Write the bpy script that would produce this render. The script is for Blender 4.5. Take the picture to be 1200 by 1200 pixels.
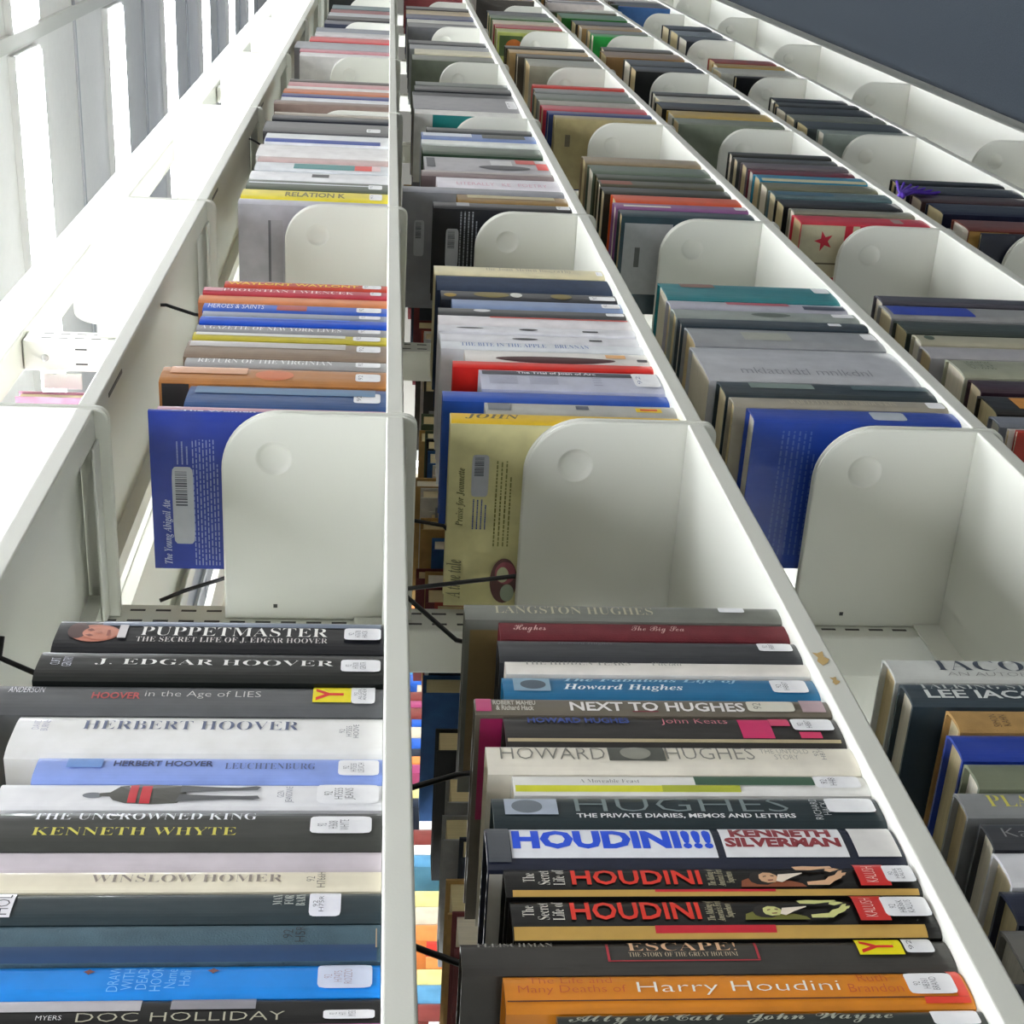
import bpy, bmesh, math, random
from mathutils import Matrix, Vector

for o in list(bpy.data.objects):
    bpy.data.objects.remove(o)
SC = bpy.context.scene
COL = SC.collection
random.seed(11)

# ---------------------------------------------------------------- camera, world, lights, exposure
CAM_LOC=[-1.3109, -0.48544, 1.55443]
CAM_RIGHT=[-0.07584, -0.055982, -0.995547]
CAM_UP=[0.409292, -0.912182, 0.020114]
CAM_BACK=[-0.909246, -0.405944, 0.092093]
FOCAL_PX=1696.26
Z=[1.8393, 1.5485, 1.2558, 0.9639, 0.6772, 0.4032, 0.11]

cam_data = bpy.data.cameras.new('camera')
cam = bpy.data.objects.new('camera', cam_data)
COL.objects.link(cam)
cam_data.sensor_fit = 'HORIZONTAL'
cam_data.sensor_width = 36.0
cam_data.lens = FOCAL_PX / 1200.0 * 36.0
cam_data.clip_start = 0.02
M = Matrix.Identity(4)
for i in range(3):
    M[i][0], M[i][1], M[i][2], M[i][3] = CAM_RIGHT[i], CAM_UP[i], CAM_BACK[i], CAM_LOC[i]
cam.matrix_world = M
SC.camera = cam

WORLD_STRENGTH = 3.0
LAMP_STRENGTH = 33.0
SC.view_settings.view_transform = 'Standard'
SC.view_settings.look = 'None'
SC.view_settings.gamma = 1.0
SC.view_settings.use_curve_mapping = False
SC.view_settings.exposure = 0.13
w = bpy.data.worlds.new('room_light')
SC.world = w
w.use_nodes = True
w.node_tree.nodes['Background'].inputs[0].default_value = (0.97, 0.98, 1.0, 1)
w.node_tree.nodes['Background'].inputs[1].default_value = WORLD_STRENGTH

# ---------------------------------------------------------------- helpers
def lin(h):
    r = []
    for k in (0, 2, 4):
        c = int(h[k:k+2], 16) / 255.0
        r.append(c / 12.92 if c <= 0.04045 else ((c + 0.055) / 1.055) ** 2.4)
    return r

MATS = {}
def mat(hexcol, style='p', strength=None):
    key = (hexcol, style)
    if key in MATS:
        return MATS[key]
    m = bpy.data.materials.new('%s_%s' % ({'g': 'glossy_jacket', 'c': 'book_cloth', 'p': 'print', 'w': 'paint', 'y': 'pages', 'k': 'wire',
                                          'e': 'lamp', 'f': 'carpet', 't': 'ceiling_tile'}[style], hexcol))
    m.use_nodes = True
    nt = m.node_tree
    b = nt.nodes['Principled BSDF']
    col = lin(hexcol)
    b.inputs['Base Color'].default_value = (*col, 1)
    tc = nt.nodes.new('ShaderNodeTexCoord')

    def noise_mix(scale, amount, detail=3.0, stretch=None):
        src = tc.outputs['Object']
        if stretch:
            mp = nt.nodes.new('ShaderNodeMapping')
            mp.inputs['Scale'].default_value = stretch
            nt.links.new(src, mp.inputs['Vector'])
            src = mp.outputs['Vector']
        n = nt.nodes.new('ShaderNodeTexNoise')
        n.inputs['Scale'].default_value = scale
        n.inputs['Detail'].default_value = detail
        nt.links.new(src, n.inputs['Vector'])
        mx = nt.nodes.new('ShaderNodeMix')
        mx.data_type = 'RGBA'
        mx.inputs['A'].default_value = (*[c * (1 - amount) for c in col], 1)
        mx.inputs['B'].default_value = (*[min(1.0, c * (1 + amount) + 0.01 * amount) for c in col], 1)
        nt.links.new(n.outputs['Fac'], mx.inputs['Factor'])
        nt.links.new(mx.outputs['Result'], b.inputs['Base Color'])
        return n

    def bump(scale, dist, stretch=None):
        n = nt.nodes.new('ShaderNodeTexNoise')
        n.inputs['Scale'].default_value = scale
        src = tc.outputs['Object']
        if stretch:
            mp = nt.nodes.new('ShaderNodeMapping')
            mp.inputs['Scale'].default_value = stretch
            nt.links.new(src, mp.inputs['Vector'])
            src = mp.outputs['Vector']
        nt.links.new(src, n.inputs['Vector'])
        bp = nt.nodes.new('ShaderNodeBump')
        bp.inputs['Distance'].default_value = dist
        bp.inputs['Strength'].default_value = 0.6
        nt.links.new(n.outputs['Fac'], bp.inputs['Height'])
        nt.links.new(bp.outputs['Normal'], b.inputs['Normal'])
        return bp

    if style == 'g':
        noise_mix(40, 0.22)
        b.inputs['Roughness'].default_value = 0.32
        b.inputs['Coat Weight'].default_value = 0.4
        b.inputs['Specular IOR Level'].default_value = 0.3
        b.inputs['Coat Roughness'].default_value = 0.10
        bp = bump(55, 0.0016, (1, 1, 0.35))
        nt.links.new(bp.outputs['Normal'], b.inputs['Coat Normal'])
    elif style == 'c':
        noise_mix(60, 0.4, 6.0)
        b.inputs['Roughness'].default_value = 0.75
        bump(900, 0.0006)
    elif style == 'p':
        noise_mix(90, 0.12)
        b.inputs['Roughness'].default_value = 0.4
        b.inputs['Coat Weight'].default_value = 0.3
        b.inputs['Coat Roughness'].default_value = 0.15
    elif style == 'w':
        noise_mix(6, 0.03)
        b.inputs['Roughness'].default_value = 0.42
        bump(700, 0.0001)
    elif style == 'y':
        noise_mix(30, 0.25, 4.0, (40, 1, 1))
        b.inputs['Roughness'].default_value = 0.9
        bump(60, 0.0006, (40, 0.5, 0.5))
    elif style == 'k':
        b.inputs['Roughness'].default_value = 0.35
    elif style == 'e':
        b.inputs['Emission Color'].default_value = (*col, 1)
        b.inputs['Emission Strength'].default_value = LAMP_STRENGTH
    elif style == 'f':
        noise_mix(260, 0.5, 6.0)
        b.inputs['Roughness'].default_value = 0.95
        bump(500, 0.004)
    elif style == 't':
        noise_mix(30, 0.04)
        b.inputs['Roughness'].default_value = 0.9
    MATS[key] = m
    return m

def link(name, me, m, parent=None, loc=(0, 0, 0)):
    if m is not None and not me.materials:
        me.materials.append(m)
    o = bpy.data.objects.new(name, me)
    COL.objects.link(o)
    o.parent = parent
    o.location = loc
    return o

def thing(name, label, cat, loc, group=None):
    o = bpy.data.objects.new(name, None)
    o.empty_display_size = 0.05
    COL.objects.link(o)
    o.location = loc
    tag(o, label, cat, group)
    return o

def tag(o, label, cat, group=None):
    o['label'] = label
    o['category'] = cat
    if group:
        o['group'] = group

def structure(o):
    o['kind'] = 'structure'
    return o

def new_mesh(name, verts, faces, smooth=False):
    me = bpy.data.meshes.new(name)
    me.from_pydata(verts, [], faces)
    me.update()
    if smooth:
        for f in me.polygons:
            f.use_smooth = True
    return me

class MB:
    """collects boxes and prisms into one mesh"""
    def __init__(self):
        self.v, self.f = [], []
    def box(self, x0, x1, y0, y1, z0, z1):
        n = len(self.v)
        self.v += [(x, y, z) for z in (z0, z1) for y in (y0, y1) for x in (x0, x1)]
        self.f += [tuple(n + i for i in q) for q in ((0, 2, 3, 1), (4, 5, 7, 6), (0, 1, 5, 4), (2, 6, 7, 3), (0, 4, 6, 2), (1, 3, 7, 5))]
        return self
    def mesh(self, name):
        return new_mesh(name, self.v, self.f)

def bevel(me, width, segs=2, angle=0.6):
    bm = bmesh.new()
    bm.from_mesh(me)
    bmesh.ops.recalc_face_normals(bm, faces=bm.faces)
    es = [e for e in bm.edges if len(e.link_faces) == 2 and e.calc_face_angle(0) > angle]
    bmesh.ops.bevel(bm, geom=es, offset=width, segments=segs, profile=0.5, affect='EDGES', clamp_overlap=True)
    bm.to_mesh(me)
    bm.free()
    return me

def tube(name, pts, r, sides=8):
    verts, faces = [], []
    pts = [Vector(p) for p in pts]
    n = len(pts)
    for i, p in enumerate(pts):
        d = (pts[min(i + 1, n - 1)] - pts[max(i - 1, 0)]).normalized()
        a = d.cross(Vector((0.31, 0.52, 0.79))).normalized()
        b = d.cross(a)
        for k in range(sides):
            t = 2 * math.pi * k / sides
            verts.append(tuple(p + a * (r * math.cos(t)) + b * (r * math.sin(t))))
    for i in range(n - 1):
        for k in range(sides):
            k2 = (k + 1) % sides
            faces.append((i * sides + k, i * sides + k2, (i + 1) * sides + k2, (i + 1) * sides + k))
    faces.append(tuple(range(sides)))
    faces.append(tuple((n - 1) * sides + k for k in reversed(range(sides))))
    return new_mesh(name, verts, faces, True)

# ---------------------------------------------------------------- lettering
# serif, italic and script faces come from the mathematical alphabets of the built-in font
def restyle(s, font):
    if font in 'nbB':
        return s
    base = {'s': (0x1D400, 0x1D41A), 'i': (0x1D468, 0x1D482), 'k': (0x1D4D0, 0x1D4EA)}[font]
    r = ''
    for ch in s:
        if 'A' <= ch <= 'Z':
            r += chr(base[0] + ord(ch) - 65)
        elif 'a' <= ch <= 'z':
            r += chr(base[1] + ord(ch) - 97)
        else:
            r += ch
    return r

GLYPHS = {}
def glyphs(body, font):
    """triangulated lettering scaled to the unit square"""
    key = (body, font)
    if key not in GLYPHS:
        c = bpy.data.curves.new('lettering', 'FONT')
        c.body = restyle(body, font)
        c.resolution_u = 2
        c.align_x = 'CENTER' if '\n' in body else 'LEFT'
        c.space_line = 0.85
        c.offset = {'b': 0.022, 'B': 0.05, 's': -0.014, 'n': -0.013}.get(font, 0.0)
        o = bpy.data.objects.new('lettering', c)
        COL.objects.link(o)
        dg = bpy.context.evaluated_depsgraph_get()
        me = bpy.data.meshes.new_from_object(o.evaluated_get(dg))
        vs = [(v.co.x, v.co.y) for v in me.vertices]
        fs = [tuple(p.vertices) for p in me.polygons]
        bpy.data.objects.remove(o)
        bpy.data.curves.remove(c)
        bpy.data.meshes.remove(me)
        if not vs:
            vs, fs = [(0, 0), (1, 0), (1, 1)], []
        x0, x1 = min(a for a, _ in vs), max(a for a, _ in vs)
        y0, y1 = min(b for _, b in vs), max(b for _, b in vs)
        vs = [((a - x0) / max(x1 - x0, 1e-6), (b - y0) / max(y1 - y0, 1e-6)) for a, b in vs]
        bm = bmesh.new()
        bv = [bm.verts.new((a, b, 0)) for a, b in vs]
        for f in fs:
            try:
                bm.faces.new([bv[i] for i in f])
            except ValueError:
                pass
        for i in range(1, 10):
            for co, no in (((0, i / 10, 0), (0, 1, 0)),) + ((((i / 10, 0, 0), (1, 0, 0)),) if '\n' in body or len(body) < 12 else ()):
                bmesh.ops.bisect_plane(bm, geom=bm.verts[:] + bm.edges[:] + bm.faces[:], plane_co=co, plane_no=no, dist=1e-5)
        bm.verts.index_update()
        vs = [(v.co.x, v.co.y) for v in bm.verts]
        fs = [tuple(v.index for v in f.verts) for f in bm.faces]
        bm.free()
        GLYPHS[key] = (vs, fs)
    return GLYPHS[key]

def disc_uv(power, rings=4, n=32):
    """(u, v) points of a filled superellipse in the unit square"""
    vs, fs = [(0.5, 0.5)], []
    for r in range(1, rings + 1):
        for k in range(n):
            t = 2 * math.pi * k / n
            c, s = math.cos(t), math.sin(t)
            m = (abs(c) ** power + abs(s) ** power) ** (-1.0 / power)
            vs.append((0.5 + 0.5 * c * m * r / rings, 0.5 + 0.5 * s * m * r / rings))
    for k in range(n):
        fs.append((0, 1 + k, 1 + (k + 1) % n))
    for r in range(rings - 1):
        for k in range(n):
            a, b = 1 + r * n + k, 1 + r * n + (k + 1) % n
            fs.append((a, a + n, b + n, b))
    return vs, fs

def grid_uv(nu, nv):
    vs = [(i / nu, j / nv) for j in range(nv + 1) for i in range(nu + 1)]
    fs = [(j * (nu + 1) + i, j * (nu + 1) + i + 1, (j + 1) * (nu + 1) + i + 1, (j + 1) * (nu + 1) + i) for j in range(nv) for i in range(nu)]
    return vs, fs

# ---------------------------------------------------------------- books
BOOK_MESH = {}
def profile(c, t):
    """how far the rounded spine falls back from its crown at offset c"""
    return min(0.0032, t * 0.1) * (min(1.0, abs(2 * c / t))) ** 4

def cover_mesh(t, h, d):
    n = 12
    th = min(0.0022, t * 0.14)
    outer, inner = [], []
    for i in range(n + 1):
        c = -t / 2 + t * i / n
        outer.append((c, profile(c, t)))
        ci = max(-t / 2 + th, min(t / 2 - th, c))
        inner.append((ci, profile(c, t) + th))
    loop = [(-t / 2, d)] + outer + [(t / 2, d), (t / 2 - th, d)] + inner[::-1] + [(-t / 2 + th, d)]
    m = len(loop)
    verts = [(x, y, z) for z in (0, h) for x, y in loop]
    faces = [(i, (i + 1) % m, m + (i + 1) % m, m + i) for i in range(m)]
    # caps as quads between the outer and inner walls
    o_ids = list(range(0, n + 3))
    i_ids = [m - 1 - k for k in range(0, n + 3)]
    for k in range(n + 2):
        a, b, c2, d2 = o_ids[k], o_ids[k + 1], i_ids[k + 1], i_ids[k]
        faces.append((a, d2, c2, b))
        faces.append((m + a, m + b, m + c2, m + d2))
    me = new_mesh('cover', verts, faces)
    return me

def page_mesh(t, h, d):
    th = min(0.0022, t * 0.14) * 1.02
    x = t / 2 - th
    lo, hi = (0.003, h - 0.004) if t > 0.012 else (0.0008, h - 0.001)
    y0 = profile(t / 2, t) * 0.6 + th + 0.001
    me = MB().box(-x, x, y0, d - 0.004, lo, hi).mesh('pages')
    return me

def spine_part(root, name, vs, fs, s0, s1, c0, c1, t, layer, m, rot=False):
    """lay a flat (u, v) shape on the spine: u runs down it and v across it (or the other way round)"""
    out = []
    for u, v in vs:
        if rot:
            s, c = s1 + (s0 - s1) * v, c0 + (c1 - c0) * u
        else:
            s, c = s0 + (s1 - s0) * u, c0 + (c1 - c0) * v
        out.append((c, profile(c, t) - 0.00025 - 0.00014 * layer, s))
    return link(name, new_mesh(name, out, fs), m, root)

def poly_part(root, name, pts, t, layer, m):
    n = len(pts)
    cs, cc = sum(p[0] for p in pts) / n, sum(p[1] for p in pts) / n
    ring, fs = [(cs, cc)], []
    for r in (0.5, 1.0):
        ring += [(cs + (a - cs) * r, cc + (b - cc) * r) for a, b in pts]
    for k in range(n):
        k2 = (k + 1) % n
        fs += [(0, 1 + k, 1 + k2), (1 + k, 1 + n + k, 1 + n + k2, 1 + k2)]
    out = [(c, profile(c, t) - 0.00025 - 0.00014 * layer, s) for s, c in ring]
    return link(name, new_mesh(name, out, fs), m, root)

def cover_part(root, name, vs, fs, za, zb, ya, yb, t, layer, m):
    """lay a flat shape on the board that faces the near end: u runs towards the spine, v upwards"""
    out = [(-t / 2 - 0.0003 - 0.00014 * layer, yb + (ya - yb) * u, zb + (za - zb) * v) for u, v in vs]
    return link(name, new_mesh(name, out, fs), m, root)

LBL = disc_uv(9, 4, 40)
ELL = disc_uv(2, 3, 28)
STAR_V = [(0.5, 0.5)] + [(0.5 + (0.5 if k % 2 == 0 else 0.2) * math.sin(math.pi * k / 5), 0.5 + (0.5 if k % 2 == 0 else 0.2) * math.cos(math.pi * k / 5)) for k in range(10)]
STAR_F = [(0, 1 + k, 1 + (k + 1) % 10) for k in range(10)]

def book(loc, t, h, d, colour, style, label, group, decals=(), cover_decals=(), pages='d9cba6', parts=True, turn=False):
    root = thing('book', label, 'book', loc, group)
    if turn:
        root.rotation_euler = (0, 0, math.pi)
    cov = link('cover', cover_mesh(t, h, d), mat(colour, style), root)
    link('pages', page_mesh(t, h, d), mat(pages, 'y'), root)
    lay = 0
    for q in decals:
        k = q[0]
        lay += 1
        if k in 'TR':
            _, font, body, s0, s1, c0, c1, col = q
            vs, fs = glyphs(body, font)
            name = 'spine_lettering' if len(body) < 26 else 'subtitle'
            spine_part(root, name, vs, fs, s0 / 1000, s1 / 1000, c0 / 1000, c1 / 1000, t, lay, mat(col, 'p'), k == 'R')
        elif k in 'PE':
            _, name, s0, s1, c0, c1, col = q
            vs, fs = grid_uv(1, 10) if k == 'P' else ELL
            spine_part(root, name, vs, fs, s0 / 1000, s1 / 1000, c0 / 1000, c1 / 1000, t, lay, mat(col, 'p'))
        elif k == 'G':
            _, name, pts, col = q
            poly_part(root, name, [(a / 1000, b / 1000) for a, b in pts], t, lay, mat(col, 'p'))
        elif k == 'D':
            _, s0, s1, c0, c1, col = q
            spine_part(root, 'emblem', *disc_uv(0.8, 2, 24), s0 / 1000, s1 / 1000, c0 / 1000, c1 / 1000, t, lay, mat(col, 'p'))
        elif k == 'L':
            _, body, s0, s1, c0, c1, fg, bg = q
            s0, s1, c0, c1 = s0 / 1000, s1 / 1000, c0 / 1000, c1 / 1000
            lb = spine_part(root, 'call_number_label', *LBL, s0, s1, c0, c1, t, lay, mat(bg, 'p'))
            if body.strip():
                lay += 1
                vs, fs = glyphs(body, 'n')
                n = body.count('\n') + 1
                a = s0 + (s1 - s0) * 0.12
                spine_part(lb, 'call_number', vs, fs, a, a + (s1 - s0) * 0.17 * n, c0 + (c1 - c0) * 0.12, c0 + (c1 - c0) * 0.72, t, lay + 4, mat(fg, 'p'), True)
    lay = 0
    for q in cover_decals:
        k = q[0]
        lay += 1
        if k in ('CP', 'CE', 'CS'):
            _, name, za, zb, ya, yb, col = q
            vs, fs = {'CP': grid_uv(1, 1), 'CE': ELL, 'CS': (STAR_V, STAR_F)}[k]
            cover_part(root, name, vs, fs, za / 1000, zb / 1000, ya / 1000, yb / 1000, t, lay, mat(col, 'p'))
        elif k == 'CT':
            _, body, za, zb, ya, yb, col = q
            vs, fs = glyphs(body, 'i')
            cover_part(root, 'blurb_heading', vs, fs, za / 1000, zb / 1000, ya / 1000, yb / 1000, t, lay, mat(col, 'p'))
        elif k == 'CL':
            _, za, zb, ya, yb = [v if i == 0 else v / 1000 for i, v in enumerate(q)]
            lb = cover_part(root, 'barcode_label', *disc_uv(9, 1, 40), za, zb, ya, yb, t, lay, mat('b4b8c0', 'p'))
            vs, fs = [], []
            x = 0.5
            rr = random.Random(5)
            while x < 0.94:
                wd = rr.choice((0.008, 0.014, 0.02))
                n = len(vs)
                vs += [(x, 0.3), (x + wd, 0.3), (x + wd, 0.85), (x, 0.85)]
                fs.append((n, n + 1, n + 2, n + 3))
                x += wd + rr.choice((0.012, 0.018))
            cover_part(lb, 'barcode', vs, fs, za, zb, ya, yb, t, lay + 1, mat('3a3e4a', 'p'))
            lay += 1
        elif k == 'CB':
            _, za, zb, ya, yb, n, col = q
            vs, fs = [], []
            rr = random.Random(n)
            for i in range(int(n)):
                v = (i + 0.3) / n
                u = 0.0
                end = 1.0 if i else 0.8
                while u < end:
                    wd = rr.uniform(0.02, 0.06)
                    b = len(vs)
                    vs += [(u, v), (min(u + wd, 1), v), (min(u + wd, 1), v + 0.32 / n), (u, v + 0.32 / n)]
                    fs.append((b, b + 1, b + 2, b + 3))
                    u += wd + 0.012
            cover_part(root, 'blurb', vs, fs, za / 1000, zb / 1000, ya / 1000, yb / 1000, t, lay, mat(col, 'p'))
    return root

# ---------------------------------------------------------------- setting: floor and ceiling
WHITE = 'd8d9cf'
BAY = 0.914
DEP = 0.221
structure(link('floor', MB().box(-6, 30, -8, 10, -0.05, 0).mesh('floor'), mat('2c363f', 'f')))
CEIL = 3.0
structure(link('wall_aisle_light_blocker', MB().box(-6, 30, -1.45, -1.35, 0, CEIL + 0.02).mesh('wall_aisle_light_blocker'), mat('7c7a74', 't')))  # unseen wall added to keep light off the lower shelves
structure(link('wall_near_light_blocker', MB().box(-5.1, -5.0, -1.35, 10, 0, CEIL + 0.02).mesh('wall_near_light_blocker'), mat('c4c2b8', 't')))  # added behind the camera to shut out world light
structure(link('wall_far_light_blocker', MB().box(26, 26.1, -1.35, 10, 0, CEIL + 0.02).mesh('wall_far_light_blocker'), mat('c4c2b8', 't')))  # unseen end wall added to close off world light
structure(link('ceiling', MB().box(-6, 30, -8, 10, CEIL + 0.02, CEIL + 0.08).mesh('ceiling'), mat('efeeea', 't')))
bars = MB()
for j in range(-3, 4):
    y = 0.24 + 2.44 * j
    bars.box(-6, 30, y - 0.03, y + 0.03, CEIL - 0.004, CEIL + 0.019)
structure(link('ceiling_trim', bars.mesh('ceiling_trim'), mat('cfcfc8', 'w')))
seams = MB()
for i in range(-3, 12):
    x = 5.93 + 2.0 * i
    seams.box(x - 0.012, x + 0.012, -8, 10, CEIL + 0.008, CEIL + 0.019)
structure(link('ceiling_seam_trim', seams.mesh('ceiling_seam_trim'), mat('aeb0b4', 'w')))

NUM = ['first', 'second', 'third', 'fourth', 'fifth', 'sixth', 'seventh', 'eighth', 'ninth', 'tenth', 'eleventh', 'twelfth',
       'thirteenth', 'fourteenth', 'fifteenth', 'sixteenth', 'seventeenth', 'eighteenth', 'nineteenth', 'twentieth']
lamp_frame, lamp_glow = {}, {}
for j, hl in ((0, 1.17), (-1, 0.5)):
    lamp_frame[j] = MB().box(-0.22, 0.22, -hl, -hl + 0.02, -0.012, 0.019).box(-0.22, 0.22, hl - 0.02, hl, -0.012, 0.019).box(-0.22, -0.205, -hl + 0.02, hl - 0.02, -0.012, 0.019).box(0.205, 0.22, -hl + 0.02, hl - 0.02, -0.012, 0.019).mesh('frame')
    lamp_glow[j] = MB().box(-0.204, 0.204, -hl + 0.021, hl - 0.021, -0.02, 0.01).mesh('diffuser')
for i in range(10):
    for j, side in ((0, 'above the far aisle'), (-1, 'above the near aisle')):
        x = 0.87 + 2.0 * i - 4.0
        y = 0.24 + 2.44 * j + 1.22 if j == 0 else -0.29
        L = thing('ceiling_light', '%s glowing fluorescent ceiling strip %s, counting away down the row' % (NUM[i], side), 'ceiling light', (x, y, CEIL), 'fluorescent strips in the ceiling')
        link('frame', lamp_frame[j], mat('e4e4e0', 'w'), L)
        link('diffuser', lamp_glow[j], mat('f5f8ff', 'e'), L)

# ---------------------------------------------------------------- steel shelving
LIP = 0.017
def board_mesh(width):
    a = width / 2 - 0.003
    th = 0.0015
    # folded sheet: top, front lip, lower return, back stop; as one closed profile swept along the shelf
    pts = [(0.0, 0.0), (0.0, -LIP), (0.03, -LIP), (0.03, -LIP + th), (0.002, -LIP + th), (0.002, -th), (DEP - 0.002, -th), (DEP - 0.002, 0.028), (DEP - 0.004, 0.028), (DEP - 0.004, 0.0)]
    n = len(pts)
    verts = [(x, y, z) for x in (-a, a) for y, z in pts]
    faces = [(i, (i + 1) % n, n + (i + 1) % n, n + i) for i in range(n)]
    faces += [tuple(reversed(range(n))), tuple(range(n, 2 * n))]
    me = new_mesh('shelf_board', verts, faces)
    bm = bmesh.new()
    bm.from_mesh(me)
    bmesh.ops.recalc_face_normals(bm, faces=bm.faces)
    es = [e for e in bm.edges if all(abs(v.co.y) < 1e-5 for v in e.verts) and abs(e.verts[0].co.z - e.verts[1].co.z) < 1e-6]
    bmesh.ops.bevel(bm, geom=es, offset=0.0018, segments=3, profile=0.5, affect='EDGES')
    bm.to_mesh(me)
    bm.free()
    return me

DISH = [(0.0175, 0.0), (0.0165, 0.0003), (0.0145, 0.0022), (0.0115, 0.0038), (0.0065, 0.0047), (0.0025, 0.0049)]
def bracket_mesh():
    """pressed steel plate with rounded front corners and a round hole for the pressed dish"""
    top, r, lo, r2 = 0.157, 0.058, -0.030, 0.012
    pts = []
    for k in range(13):
        t = math.pi - (math.pi / 2) * k / 12
        pts.append((r + r * math.cos(t), top - r + r * math.sin(t)))
    pts += [(DEP, top), (DEP, lo)]
    for k in range(7):
        t = -math.pi / 2 - (math.pi / 2) * k / 6
        pts.append((r2 + r2 * math.cos(t), lo + r2 + r2 * math.sin(t)))
    n, w, m = len(pts), 0.0018, 36
    circ = [(0.046 + DISH[0][0] * math.cos(2 * math.pi * k / m), 0.107 + DISH[0][0] * math.sin(2 * math.pi * k / m)) for k in range(m)]
    # inset copy of the outline gives the rolled edge
    cy, cz = 0.11, 0.06
    inset = [(y + (0.0016 if y < cy else -0.0016) * min(1, abs(y - cy) / 0.06), z + (0.0016 if z < cz else -0.0016) * min(1, abs(z - cz) / 0.06)) for y, z in pts]
    bm = bmesh.new()
    for sgn in (-1, 1):
        ins = [bm.verts.new((sgn * w, y, z)) for y, z in inset]
        rim = [bm.verts.new((sgn * (w - 0.0008), y, z)) for y, z in pts]
        cir = [bm.verts.new((sgn * w, y, z)) for y, z in circ]
        es = [bm.edges.new((ins[k], ins[(k + 1) % n])) for k in range(n)] + [bm.edges.new((cir[k], cir[(k + 1) % m])) for k in range(m)]
        bmesh.ops.triangle_fill(bm, use_beauty=True, edges=es)
        for k in range(n):
            bm.faces.new((ins[k], ins[(k + 1) % n], rim[(k + 1) % n], rim[k]))
        if sgn < 0:
            rim0, cir0 = rim, cir
    for k in range(n):
        bm.faces.new((rim0[k], rim0[(k + 1) % n], rim[(k + 1) % n], rim[k]))
    bmesh.ops.recalc_face_normals(bm, faces=bm.faces)
    me = bpy.data.meshes.new('end_bracket')
    bm.to_mesh(me)
    bm.free()
    return me

def dimple_mesh():
    n = 36
    vs, fs = [], []
    for r, dep in DISH:
        for k in range(n):
            t = 2 * math.pi * k / n
            vs.append((-0.0018 + dep, 0.046 + r * math.cos(t), 0.107 + r * math.sin(t)))
    for q in range(len(DISH) - 1):
        for k in range(n):
            a, b = q * n + k, q * n + (k + 1) % n
            fs.append((a, b, b + n, a + n))
    fs.append(tuple((len(DISH) - 1) * n + k for k in range(n)))
    return new_mesh('dimple', vs, fs, True)

BOARD = board_mesh(BAY - 0.008)
BRACKET = bracket_mesh()
DIMPLE = dimple_mesh()
HOLE = MB().box(-0.0021, -0.0017, 0.204, 0.208, 0.105, 0.109).mesh('bolt_hole')
FLANGE = MB()
FLANGE.box(-0.03, -0.0019, 0.03, DEP - 0.004, -0.0205, -0.0175)
FLANGE = bevel(FLANGE.mesh('under_flange'), 0.001, 1)
HEM = MB().box(-BAY / 2 + 0.008, BAY / 2 - 0.008, 0.196, 0.218, -LIP, -0.0016).mesh('rear_hem')
SLOT = MB().box(-0.038, 0.038, 0.011, 0.0155, -0.0176, -0.0166)
SLOT = SLOT.mesh('wire_slot')
KICK = MB().box(-BAY / 2 + 0.004, BAY / 2 - 0.004, 0.012, 0.016, -0.1, -LIP).mesh('kick_plate')

def shelf(xc, y, z, label, group, back=False, kick=False):
    s = thing('shelf', label, 'shelf', (xc, y, z), group)
    if back:
        s.rotation_euler = (0, 0, math.pi)
    link('shelf_board', BOARD, mat(WHITE, 'w'), s)
    for e in (-1, 1):
        b = link('end_bracket', BRACKET, mat(WHITE, 'w'), s, (e * (BAY / 2 - 0.004), 0, 0))
        link('dimple', DIMPLE, mat(WHITE, 'w'), b)
        link('bolt_hole', HOLE, mat('2a2a26', 'k'), b)
    link('under_flange', FLANGE, mat(WHITE, 'w'), s, (BAY / 2 - 0.004, 0, 0))
    link('rear_hem', HEM, mat(WHITE, 'w'), s)
    link('wire_slot', SLOT, mat('3a3a32', 'k'), s, (-0.35, 0, 0))
    if kick:
        link('kick_plate', KICK, mat(WHITE, 'w'), s)
    return s

LEVEL = ['top', 'uppermost full', 'second full', 'third full', 'fourth full', 'lowest full', 'empty bottom']
BAYS = 8
for lv in range(7):
    for b in range(BAYS):
        state = 'empty white steel shelf' if lv in (0, 6) else 'white steel shelf packed with books'
        shelf((b - 0.5) * BAY, 0, Z[lv], '%s, %s level, %s bay of the book range' % (state, LEVEL[lv], NUM[b]), 'shelves on the aisle face of the range', kick=(lv == 6))
BACKY = DEP + 0.052 + DEP
for lv in (0, 1, 2, 3):
    for b in range(4):
        shelf((b - 0.5) * BAY, BACKY, Z[lv], 'white steel shelf on the hidden face behind the books, %s level, %s bay' % (LEVEL[lv], NUM[b]), 'shelves on the hidden face of the range', back=True)
OPPY = 1.25
OPPZ = [1.985, 1.62, 1.25]
for lv, zz in enumerate(OPPZ):
    for b in range(1, 6):
        shelf((b - 0.5) * BAY, OPPY, zz, 'white steel shelf across the far aisle, %s from its top, %s bay' % (NUM[lv], NUM[b - 1]), 'shelves across the far aisle')

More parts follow.
